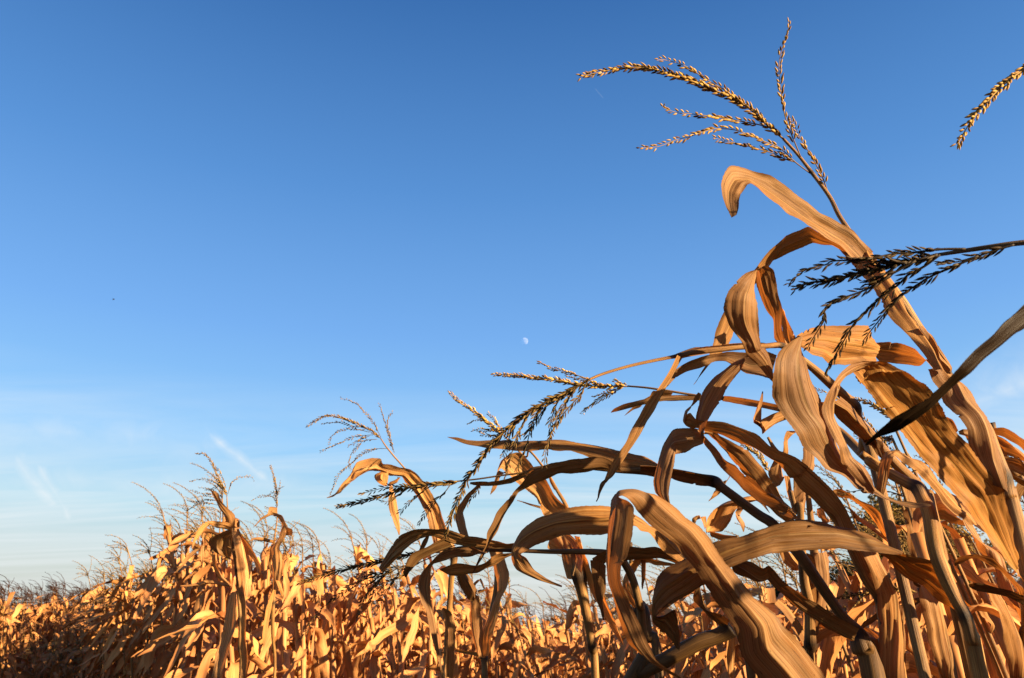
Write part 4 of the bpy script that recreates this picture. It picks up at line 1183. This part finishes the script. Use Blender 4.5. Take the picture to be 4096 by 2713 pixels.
p = Plant(seed=52)
p.stalk('j:1250,510,5 1250,600,7 1235,720,12 1240,900,24 1225,1100,26 1225,1300,20 1235,1568,18', (3.5, 3.45), nodes=(3, 4), col=tone(.95), lean=.02)
p.leaf('j:1255,1020,1225,1020 1275,930,1225,900 1282,830,1212,830 1270,760,1215,760 1290,720,1240,735 1306,670,1262,690 1306,610,1282,630 1285,560,1272,600 1250,548,1250,568 1225,550,1232,566', (3.42, 3.4, 3.4), side=1, W=.065, gut=.15, col=tone(1.15))
p.leaf('j:1290,640,1290,685 1320,638,1320,684 1346,648,1344,682', (3.42, 3.4), W=.04, gut=.1, col=tone(1.0, .1), tipdark=.2)
p.leaf('j:1238,715,1232,735 1160,694,1170,722 1110,698,1112,712 1075,720,1078,724', (3.45, 3.4), W=.03, gut=.2, col=tone(.9, -.1))
p.leaf('j:1248,510,1245,560 1205,508,1222,560 1190,550,1200,565 1150,578,1150,590 1102,636,1105,634', (3.45, 3.4), W=.04, gut=.2, col=tone(.75))
p.leaf('j:1240,720,1220,740 1215,800,1205,760 1215,880,1206,830 1230,940,1218,900', (3.47, 3.45), W=.03, gut=.2, col=tone(.6))
p.leaf('j:1225,1020,1240,1020 1180,1150,1210,1160 1160,1300,1190,1300 1165,1370,1170,1370', (3.4, 3.35), W=.06, gut=.2, col=tone(1.1))
p.leaf('j:1240,960,1270,980 1265,1020,1290,1040 1280,1070,1285,1068', (3.4, 3.4), W=.04, gut=.2, col=tone(1.1, -.3))
p.tassel(['j:1250,510 1248,430 1238,350 1222,290 1210,248', 'j:1250,450 1265,400 1270,350', 'j:1248,490 1225,445 1180,440 1140,445 1095,468', 'j:1250,440 1262,400 1295,380', 'j:1248,470 1230,420 1190,440', 'j:1247,430 1240,370 1230,310'],
         (3.5, 3.5), size=.9, col=tone(.8, -.2), main_dark=.2, stepk=1.2)
p.build('slender maize plant right of the big left one, hooked leaf, square stub, thin tassel')

# ------------------------------------------------------------------ ground
def ground_sheet():
    mb = MB()
    rr = np.array([0, 1, 2, 3, 4.5, 6.5, 9, 13, 20, 40, 100, 300, 900, 2500, 4500], float)
    na = 48
    a = np.linspace(0, 2 * np.pi, na, endpoint=False)
    rng = np.random.default_rng(5)
    X = rr[1:, None] * np.cos(a)[None]
    Y = rr[1:, None] * np.sin(a)[None]
    Z = rng.normal(0, .018, X.shape) * (rr[1:, None] < 50)
    V = np.stack([X, Y, Z], -1).reshape(-1, 3)
    mb.add(np.vstack([V, [[0, 0, 0]]]), np.vstack([grid_faces(len(rr) - 1, na, True),
           [[len(V), j, (j + 1) % na, (j + 2) % na] for j in range(0, na, 2)]]), np.zeros((len(V) + 1, 2)))
    o = link('ground', mb.mesh('ground', [M_SOIL]))
    o['kind'] = 'structure'


ground_sheet()


# ------------------------------------------------------------------ field plants
def strip(mb, P, S, W, nu, gut, rng, mi=0, dark_tip=.5, rip=.05):
    n = len(P)
    T = unit(np.gradient(P, axis=0))
    N = unit(np.cross(T, S))
    u = np.linspace(-1, 1, nu)
    L = np.concatenate([[0], np.cumsum(np.linalg.norm(np.diff(P, axis=0), axis=1))])
    ph = rng.uniform(0, 6.28, 4)
    e1 = np.sin(L * 45 + ph[0]) + .5 * np.sin(L * 97 + ph[1])
    e2 = np.sin(L * 41 + ph[2]) + .5 * np.sin(L * 103 + ph[3])
    V = (P[:, None] + S[:, None] * (W[:, None] / 2 * u[None])[:, :, None] +
         N[:, None] * (gut * W[:, None] * (1 - np.abs(u[None])) * 2 + rip * W[:, None] * (np.maximum(u, 0)[None] ** 2 * e1[:, None] + np.maximum(-u, 0)[None] ** 2 * e2[:, None]))[:, :, None])
    uv = np.stack([np.broadcast_to(u[None] / 2 + .5, (n, nu)), np.broadcast_to(L[:, None] + ph[0], (n, nu))], -1).reshape(-1, 2)
    t = L / L[-1]
    dk = np.repeat(dark_tip * np.clip((t - .8) / .2, 0, 1), nu)
    mb.add(V.reshape(-1, 3), grid_faces(n, nu), uv, dk, mi)


def blade_path(rng, p0, az, length, el0, droop, n, wind):
    """integrate a blade that rises, arches and hangs"""
    P = [p0]
    el, a = el0, az
    low = -rng.uniform(1.0, 1.5) if rng.random() < .72 else -rng.uniform(.3, 1.0)
    ds = length / (n - 1)
    kink = rng.uniform(.15, .6) if rng.random() < .5 else 9
    for i in range(1, n):
        t = i / (n - 1)
        el -= droop * (math.exp(-((t - .28) / .22) ** 2) * 1.25 + .25) / (n - 1) * 3.0
        if abs(t - kink) < .5 / (n - 1):
            el -= rng.uniform(.6, 1.3)
            a += rng.normal(0, .5)
        el = max(el, low) + rng.normal(0, .10)
        a += rng.normal(0, .17)
        if el < -1.3:
            el += rng.normal(.05, .12)
        d = np.array([math.cos(a) * math.cos(el), math.sin(a) * math.cos(el), math.sin(el)])
        d = d + np.array([-.16, 0, 0]) * wind
        P.append(P[-1] + d / np.linalg.norm(d) * ds)
    return np.array(P)


def make_field_plant(seed, lod, H=2.3, tas=True):
    """returns list of (name, MB, material, subparts); lod 0 near .. 2 far"""
    rng = np.random.default_rng(seed)
    parts = []
    n = 14 if lod == 0 else (9 if lod == 1 else 6)
    lean = rng.uniform(-.03, .12)
    t = np.linspace(0, 1, n)
    az = rng.uniform(0, 6.28)
    bend = rng.uniform(.0, .22)
    SP_ = np.stack([-(lean * t + bend * t ** 3 * .6) * H * .8 + rng.normal(0, .006, n).cumsum() * .4, rng.normal(0, .03) * t * H, t * H * .85], -1)
    mb = MB()
    rad = np.interp(t, [0, .6, .85, 1], [.012, .010, .006, .0035])
    nodes = np.arange(.12, .98, .11)
    dkn = np.zeros(n)
    tube(mb, SP_, rad, (8, 6, 4)[lod], dkn)
    top = SP_[-1]
    td = unit((SP_[-1] - SP_[-2])[None])[0]
    parts.append(('stalk', mb, M_STALK, []))
    nl = rng.integers(15, 20) if lod < 2 else 12
    for k in range(nl):
        f = (.20 if lod < 2 else .35) + (.77 if lod < 2 else .63) * k / (nl - 1)
        i = f * (n - 1)
        i0 = min(int(i), n - 2)
        p0 = SP_[i0] * (1 - i + i0) + SP_[i0 + 1] * (i - i0)
        a = az + math.pi * (k % 2) + rng.normal(0, .7)
        length = rng.uniform(.40, .72) * (1 - .38 * max(0, f - .6) / .4)
        npt = (16, 9, 6)[lod]
        P = blade_path(rng, p0, a, length, rng.uniform(.5, 1.3) if f < .8 else rng.uniform(.95, 1.45), rng.uniform(.7, 2.1), npt, rng.uniform(-.3, 1.1))
        if P[:, 2].min() < .03:
            P[:, 2] = np.maximum(P[:, 2], .03 + rng.uniform(0, .02))
        T = unit(np.gradient(P, axis=0))
        S = np.cross(T, (0, 0, 1.0)) + 1e-3
        S = unit(S)
        for j in range(1, len(S)):
            if np.dot(S[j], S[j - 1]) < 0:
                S[j] = -S[j]
        B = np.cross(T, S)
        roll = np.cumsum(rng.normal(0, .28, npt)) * (16 / npt) ** .5 + np.linspace(0, rng.normal(0, 1.1), npt)
        S = S * np.cos(roll)[:, None] + B * np.sin(roll)[:, None]
        tt = np.linspace(0, 1, npt)
        w0 = rng.uniform(.042, .070) * (1.0 if lod < 2 else 1.15)
        W = w0 * np.interp(tt, [0, .12, .45, .8, 1], [.45, .85, 1, .62, .04]) * (1 + rng.normal(0, .09, npt))
        mb = MB()
        strip(mb, P, S, W, (5, 3, 2)[lod], rng.uniform(.04, .16), rng)
        # the sheath hugging the stalk below the blade
        parts.append(('leaf', mb, M_FAR, []))
        if lod == 0 and k % 2 == 0:
            i1 = max(i0 - 2, 0)
            pp = np.linspace(SP_[i1], p0, 5)
            m2 = MB()
            tube(m2, pp, rad[i0] + np.array([.002, .004, .005, .006, .009]), 7, [.6, .1, 0, 0, .1])
            parts.append(('leaf_sheath', m2, M_FAR, []))
    if tas:
        nb = rng.integers(5, 8)
        ped = np.array([top + td * q for q in np.linspace(0, .10, 3)])
        bl = []
        for b in range(nb + 1):
            ln = rng.uniform(.18, .27) if b == 0 else rng.uniform(.11, .19)
            s0 = ped[-1] if b == 0 else top + td * rng.uniform(.02, .10)
            d = td + (0 if b == 0 else 1) * rng.normal(0, .55, 3) + np.array([-.15, 0, .25])
            d = d / np.linalg.norm(d)
            m_ = 7 if lod < 2 else 4
            P = [s0]
            for j in range(1, m_):
                d = d + np.array([-.10, 0, -.13]) * rng.uniform(.6, 1.5) * (6 / (m_ - 1))
                d = d / np.linalg.norm(d)
                P.append(P[-1] + d * ln / (m_ - 1))
            P = np.array(P)
            mb = MB()
            if lod == 0:
                tube(mb, P, np.linspace(.0014, .0006, m_), 4, .3)
                spikelets(mb, P, .010 if b else .008, .0115, .0042, 4 if b == 0 else 2, .42, rng, .1)
            elif lod == 1:
                tube(mb, P, np.linspace(.0028, .0012, m_), 4, .35)
                spikelets(mb, P, .024, .017, .006, 2, .5, rng, .1)
            else:
                tube(mb, P, np.linspace(.0042, .002, m_), 3, .45)
            mb.dk = [np.clip(q + .3, 0, 1) for q in mb.dk]
            bl.append(mb)
        mb = MB()
        tube(mb, ped, [.004, .0035, .002], 6 if lod < 2 else 3, .1)
        if lod == 0:
            parts.append(('tassel', bl[0], M_TAS, bl[1:]))
            parts[0][1].add(*[x for x in mb.arrays()[:4]], mi=0)
        else:
            m = MB()
            for q in bl + [mb]:
                v, f, uv, dk, mi = q.arrays()
                m.add(v, f, uv, dk)
            parts.append(('tassel', m, M_TAS, []))
    return parts


def joined(parts):
    m = MB()
    order = {id(M_STALK): 0, id(M_FAR): 1, id(M_TAS): 2}
    for nm, mb, mat, sub in parts:
        for q in [mb] + list(sub):
            v, f, uv, dk, mi = q.arrays()
            m.add(v, f, uv, dk, order[id(mat)])
    return m


COLS = [tone(1.02), tone(1.05, -.1), tone(.96, .15), tone(1.05, .1), tone(.90, .3), tone(1.03, -.15), tone(1.0, .3)]

NEARP, MIDP = [], []
for k in range(9):
    NEARP.append([(nm, mb.mesh(nm, [mat]), [q.mesh('tassel_branch', [mat]) for q in sub]) for nm, mb, mat, sub in make_field_plant(100 + k, 0)])
for k in range(9):
    MIDP.append(joined(make_field_plant(200 + k, 1)).mesh('maize_plant', [M_STALK, M_FAR, M_TAS]))
FARP = [joined(make_field_plant(300 + k, 2)).arrays() for k in range(10)]


def az_of(x, y):
    return math.degrees(math.atan2(x, y))


def px_az(px, z=0.0):
    return px


def front(az):
    """distance of the first row of standing maize in each direction from the lens (the path runs off to the left)"""
    return float(np.interp(az, [-60, -40, -34, -30.8, -30.5, -26.6, -26.0, -24, -22.5, -20.8, -19, -8, 0, 8, 14, 20, 26, 32, 36, 44, 60, 75, 90, 150],
                           [8, 8.5, 9.0, 9.6, 12.8, 11.6, 10.8, 9.3, 7.8, 6.0, 4.8, 4.7, 5.2, 4.3, 3.3, 2.4, 2.0, 1.7, 1.6, 1.4, 1.1, .85, .8, 1.0]))


def crop_height(az, d):
    """top of the crop (m)"""
    base = float(np.interp(az, [-45, -34, -29, -26, -23, -20, -17, -13, -9, -5, -1, 4, 10, 18, 30, 45, 150],
                           [2.5, 2.5, 2.4, 2.4, 2.5, 2.78, 2.65, 2.5, 2.55, 2.5, 2.3, 2.12, 2.1, 2.15, 2.25, 2.35, 2.45]))
    if -30.5 < az < -25.6:
        e = d - front(az)
        base = 1.65 if e < 1.3 else (2.0 if e < 2.6 else 2.6)
    return base


rng = np.random.default_rng(77)
cand = []
ca, sa = math.cos(R(29)), math.sin(R(29))      # rows run along the path, away to the left
for r in [q / 4 for q in range(-360, 480)]:
    for c in range(-60, 260):
        u = r * .72 + rng.normal(0, .03)
        v = c * .21 + rng.normal(0, .04)
        x, y = u * ca - v * sa, u * sa + v * ca
        d = math.hypot(x, y)
        if d < .8 or d > 46:
            continue
        az = az_of(x, y)
        if r % .5 and not (-31 < az < -22 and d < 17):
            continue
        if r % 1 and not (-31 < az < -11 and d < 19 or 8 < az < 36 and d < 6):      # extra rows; those along the path added to deepen its shade
            continue
        if az < -44 or az > 150:
            continue
        if az > 37 and d > 5.5:
            continue
        if az < -35 and d > 18:
            continue
        if d < front(az) + rng.uniform(-.15, .25):
            continue
        behind = d - front(az)
        # inner plants that nothing can see are thinned
        if behind > 9 and rng.random() > .45 and not -31 < az < -20:
            continue
        cand.append((behind + .35 * max(0, d - 5), d, az, x, y))
cand.sort()
vis = [c for c in cand if -36 < c[2] < 36]
off = [c for c in cand if c[2] >= 36 or c[2] <= -36]
print('field candidates', len(cand), 'in view', len(vis))


def place_near(c, i, label, group):
    _, d, az, x, y = c
    proto = NEARP[i % len(NEARP)]
    s = crop_height(az, d) / 2.3 * rng.uniform(.90, 1.06)
    root = bpy.data.objects.new('maize_plant', None)
    root.empty_display_size = .1
    sc.collection.objects.link(root)
    root.location = (x, y, 0)
    root.rotation_euler = (0, 0, rng.uniform(-.6, .6))
    root.scale = (s, s, s)
    tag(root, label, 'maize plant', group)
    col = COLS[rng.integers(len(COLS))]
    for nm, me, sub in proto:
        o = link(nm, me, root, color=tone(col[1] * rng.uniform(.84, 1.04), rng.uniform(-.1, .45)))
        for q in sub:
            link('tassel_branch', q, o, color=col)
    return root


def place_mid(c, i, label, group):
    _, d, az, x, y = c
    s = crop_height(az, d) / 2.3 * rng.uniform(.90, 1.06)
    o = link('maize_plant', MIDP[i % len(MIDP)], None, (x, y, 0), COLS[rng.integers(len(COLS))])
    o.rotation_euler = (0, 0, rng.uniform(-.7, .7))
    o.scale = (s, s, s)
    tag(o, label, 'maize plant', group)
    return o


near = sorted([c for c in vis if c[1] < 7.5], key=lambda c: c[0])[:120]
ids = set(map(id, near))
mid = [c for c in vis if id(c) not in ids][:140]
ids |= set(map(id, mid))
rest = [c for c in vis if id(c) not in ids]
for i, c in enumerate(near):
    place_near(c, i, 'dried maize plant in the crowded front rows, straw leaves tangled with its neighbours', 'maize plants of the front rows')
for i, c in enumerate(mid):
    if c[2] < -30.5:
        place_mid(c, i, 'maize plant in the bright sunlit block left of the dark path', 'maize plants left of the dark path')
    elif c[2] < -22:
        place_mid(c, i, 'maize plant in the rows along and behind the dark path at the left', 'maize plants along the dark path')
    else:
        place_mid(c, i, 'small distant dried maize plant behind the front rows of the field', 'distant maize plants behind the front rows')
# the row beside the photographer, to the right of the frame: it throws the shade over the near leaves


def in_frame(x, y, z):
    yc = y * CP + (z - CAM_H) * SP
    zc_ = -y * SP + (z - CAM_H) * CP
    return yc > .05 and abs(x / yc) < .70 and abs(zc_ / yc) < .47


off = [c for c in off if c[1] < 4.2 and not any(in_frame(c[3] + dx, c[4] + dy, z) for dx in (-.9, -.7, -.5, -.25, 0, .3) for dy in (-.5, -.25, 0, .25, .5) for z in (1.5, 1.7, 1.9, 2.1, 2.3, 2.5, 2.7, 2.9))]
off = [(0, math.hypot(x, y), az_of(x, y), x, y) for x, y in ((1.0, .35), (1.16, .2), (.97, .03), (1.32, .5), (1.25, -.05))] + off[::2][:48]
for i, c in enumerate(off):
    place_mid(c, i, 'maize plant of the row beyond the right edge of the picture' if c[2] > 0 else 'maize plant of the block beyond the left edge of the picture',
              'maize plants beyond the right edge' if c[2] > 0 else 'maize plants beyond the left edge')
# everything farther away: one mass
big = MB()
for i, c in enumerate(rest):
    _, d, az, x, y = c
    v, f, uv, dk, mi = FARP[i % len(FARP)]
    s = crop_height(az, d) / 2.3 * rng.uniform(.88, 1.06)
    a = rng.uniform(-.8, .8)
    M = np.array([[math.cos(a), -math.sin(a), 0], [math.sin(a), math.cos(a), 0], [0, 0, 1]]) * s
    big.s0 = 0
    big.v.append(v @ M.T + [x, y, 0])
    big.f.append(f + big.n)
    big.uv.append(uv + rng.uniform(0, 9, 2))
    big.dk.append(dk)
    big.mi.append(mi)
    big.n += len(v)
o = link('maize_crop', big.mesh('maize_crop', [M_STALK, M_FAR, M_TAS]))
tag(o, 'far rows of dried maize filling the field to the horizon', 'maize crop', None, 'stuff')
print('far mass', len(rest), big.n)


# ------------------------------------------------------------------ trees beyond the field
def tree(x, y, h, r, mat, seed, label, name='autumn_tree', conifer=False, gap=.0, leaf=.16, n=5200):
    rg = np.random.default_rng(seed)
    root = bpy.data.objects.new(name, None)
    sc.collection.objects.link(root)
    root.location = (x, y, 0)
    tag(root, label, 'tree')
    tr = MB()
    m = 9
    t = np.linspace(0, 1, m)
    TP = np.stack([rg.normal(0, .05, m).cumsum() * h * .03, rg.normal(0, .05, m).cumsum() * h * .03, t * h * .93], -1)
    tube(tr, TP, np.interp(t, [0, .05, 1], [h * .03, h * .022, h * .003]), 8)
    cr = MB()
    C, Rr = [], []
    nb = 46 if conifer else 40
    for k in range(nb):
        f = rg.uniform(.12, .98) if conifer else rg.uniform(.28, .95)
        p0 = np.array([np.interp(f, t, TP[:, 0]), np.interp(f, t, TP[:, 1]), f * h * .93])
        a = rg.uniform(0, 6.28)
        if conifer:
            ln = r * (1.02 - f) * rg.uniform(.7, 1.1)
            d = np.array([math.cos(a), math.sin(a), rg.uniform(-.25, .1)])
        else:
            ln = r * math.sin(math.pi * min(max(f * .85, .15), .9)) * rg.uniform(.55, 1.1)
            d = np.array([math.cos(a), math.sin(a), rg.uniform(.2, .9)])
        d = d / np.linalg.norm(d)
        P = np.array([p0 + d * ln * q + np.array([0, 0, .12 * ln * q * q]) for q in np.linspace(0, 1, 5)])
        tube(tr, P, np.linspace(h * .007, h * .0015, 5), 5)
        for q in (.45, .7, .9, 1.0):
            C.append(p0 + d * ln * q + rg.normal(0, .08 * r, 3))
            Rr.append(r * rg.uniform(.15, .32) * (.7 if conifer else 1))
    C, Rr = np.array(C), np.array(Rr)
    k = rg.integers(0, len(C), n)
    D = rg.normal(0, 1, (n, 3))
    D = D / np.linalg.norm(D, axis=1)[:, None] * (rg.random(n) ** .45)[:, None]
    P = C[k] + D * Rr[k][:, None]
    S = unit(rg.normal(0, 1, (n, 3))) * leaf * rg.uniform(.5, 1.1, n)[:, None]
    U = unit(np.cross(S, rg.normal(0, 1, (n, 3)))) * leaf * .6 * rg.uniform(.5, 1.1, n)[:, None]
    V = np.stack([P - S * .5, P + U * .5, P + S * .5, P - U * .5], 1).reshape(-1, 3)
    cr.add(V, np.arange(n * 4).reshape(-1, 4), np.zeros((n * 4, 2)))
    link('trunk', tr.mesh('trunk', [M_BARK]), root)
    link('crown', cr.mesh('crown', [mat]), root)
    return root


def tree_at(px, py, d, *a, **k):
    """tree whose top is seen at 2367-wide view pixel (px, py), d metres off"""
    w = world_pt(px * 4096 / 2367, py * 4096 / 2367, d)
    f = d / max(w[1], .1)
    return tree(w[0], w[1], w[2], *a, **k)


tree_at(2075, 1150, 36, 2.6, M_TREE[0], 1, 'tall thin leaved autumn tree, brown at the top, behind the plants at the right', leaf=.22, n=22000)
tree_at(2190, 1235, 40, 3.2, M_TREE[0], 2, 'broad olive and yellow tree at the right, just beside the tall brown topped one', leaf=.22, n=22000)
tree_at(1990, 1275, 38, 2.6, M_TREE[1], 3, 'green and yellow rounded tree left of the tall brown topped one', name='leafy_tree', leaf=.2, n=16000)
tree_at(2290, 1330, 44, 3.0, M_TREE[1], 4, 'low green tree at the far right among the stalks', name='leafy_tree', leaf=.18, n=5000)
tree_at(1795, 1330, 40, 2.0, M_TREE[2], 5, 'dark conifer seen under the broad level leaf, right of the middle', name='conifer_tree', conifer=True, leaf=.16, n=9000)
tree_at(1860, 1395, 41, 2.2, M_TREE[2], 6, 'lower dark conifer immediately right of the taller one', name='conifer_tree', conifer=True, leaf=.16, n=9000)
tree_at(1590, 1425, 46, 2.6, M_TREE[2], 7, 'small dark conifer poking over the crop behind the hook leaf', name='conifer_tree', conifer=True, leaf=.16, n=6000)
tree_at(1660, 1440, 46, 2.6, M_TREE[2], 8, 'lowest dark conifer on the skyline beside the small one', name='conifer_tree', conifer=True, leaf=.16, n=6000)
tree_at(2120, 1380, 36, 2.6, M_TREE[2], 9, 'dark bushy conifer below the brown topped tree', name='conifer_tree', conifer=True, leaf=.18, n=9000)


# ------------------------------------------------------------------ moon and bird
def moon():
    d = 3000.0
    c = world_pt(1212.5 * 4096 / 2367, 789 * 4096 / 2367, d)
    r = 14.0 * d / FPX
    mb = MB()
    n, m = 25, 48
    th = np.linspace(0.0001, math.pi - .0001, n)
    a = np.linspace(0, 2 * np.pi, m, endpoint=False)
    V = np.stack([np.sin(th)[:, None] * np.cos(a)[None], np.sin(th)[:, None] * np.sin(a)[None], np.broadcast_to(np.cos(th)[:, None], (n, m))], -1).reshape(-1, 3) * r
    mb.add(V, grid_faces(n, m, True)[:, ::-1], np.zeros((len(V), 2)))
    mt, nt = new_mat('moon_surface')
    L = nt.links
    g = nd(nt, 'ShaderNodeNewGeometry')
    n1 = noise(nt, g.outputs['Position'], .12, 4)
    r1 = ramp(nt, [(0.38, (.075, .075, .075, 1)), (0.6, (.13, .13, .13, 1))])
    L.new(n1, r1.inputs[0])
    df = nd(nt, 'ShaderNodeBsdfDiffuse')
    df.inputs['Roughness'].default_value = 1.0
    L.new(r1.outputs[0], df.inputs[0])
    tp = nd(nt, 'ShaderNodeBsdfTransparent')      # the lit air lies in front of the moon: its light adds to the sky's
    ad = nd(nt, 'ShaderNodeAddShader')
    L.new(df.outputs[0], ad.inputs[0])
    L.new(tp.outputs[0], ad.inputs[1])
    mx = nd(nt, 'ShaderNodeMixShader')
    L.new(g.outputs['Backfacing'], mx.inputs[0])
    L.new(ad.outputs[0], mx.inputs[1])
    L.new(tp.outputs[0], mx.inputs[2])
    o = nd(nt, 'ShaderNodeOutputMaterial')
    L.new(mx.outputs[0], o.inputs[0])
    ob = link('moon', mb.mesh('moon', [mt]), None, tuple(c))
    ob.data.update()
    tag(ob, 'pale gibbous daytime moon in the clear blue sky above the tassels', 'moon')


moon()


def bird():
    c = world_pt(454, 1199, 55.0)
    mb = MB()
    P = np.array([[-.085, 0, .0], [-.06, 0, .002], [-.02, 0, .0], [.03, 0, 0], [.06, 0, .006], [.08, 0, .01], [.10, 0, .006]])
    tube(mb, P, [.004, .012, .024, .026, .018, .014, .002], 8)
    o = link('bird', mb.mesh('bird', [M_BIRD]), None, tuple(c))
    for s in (1, -1):
        w = MB()
        W = np.array([[.045, 0, .012], [.05, s * .05, .045], [.02, s * .10, .06], [-.03, s * .15, .05]])
        B = np.array([[-.02, 0, .012], [-.02, s * .05, .04], [-.03, s * .10, .052], [-.045, s * .15, .048]])
        V = np.stack([W, B], 1).reshape(-1, 3)
        V2 = V - [0, 0, .004]
        w.add(np.vstack([V, V2]), np.vstack([grid_faces(4, 2), grid_faces(4, 2)[:, ::-1] + 8]), np.zeros((16, 2)))
        link('wing', w.mesh('wing', [M_BIRD]), o)
    w = MB()
    V = np.array([[-.08, .004, .002], [-.08, -.004, .002], [-.13, -.02, .0], [-.13, .02, .0]])
    w.add(np.vstack([V, V - [0, 0, .003]]), [[0, 1, 2, 3], [7, 6, 5, 4]], np.zeros((8, 2)))
    link('tail', w.mesh('tail', [M_BIRD]), o)
    o.rotation_euler = (R(10), R(-8), R(12))
    tag(o, 'tiny dark bird flying far off in the empty blue sky at the left', 'bird')


bird()
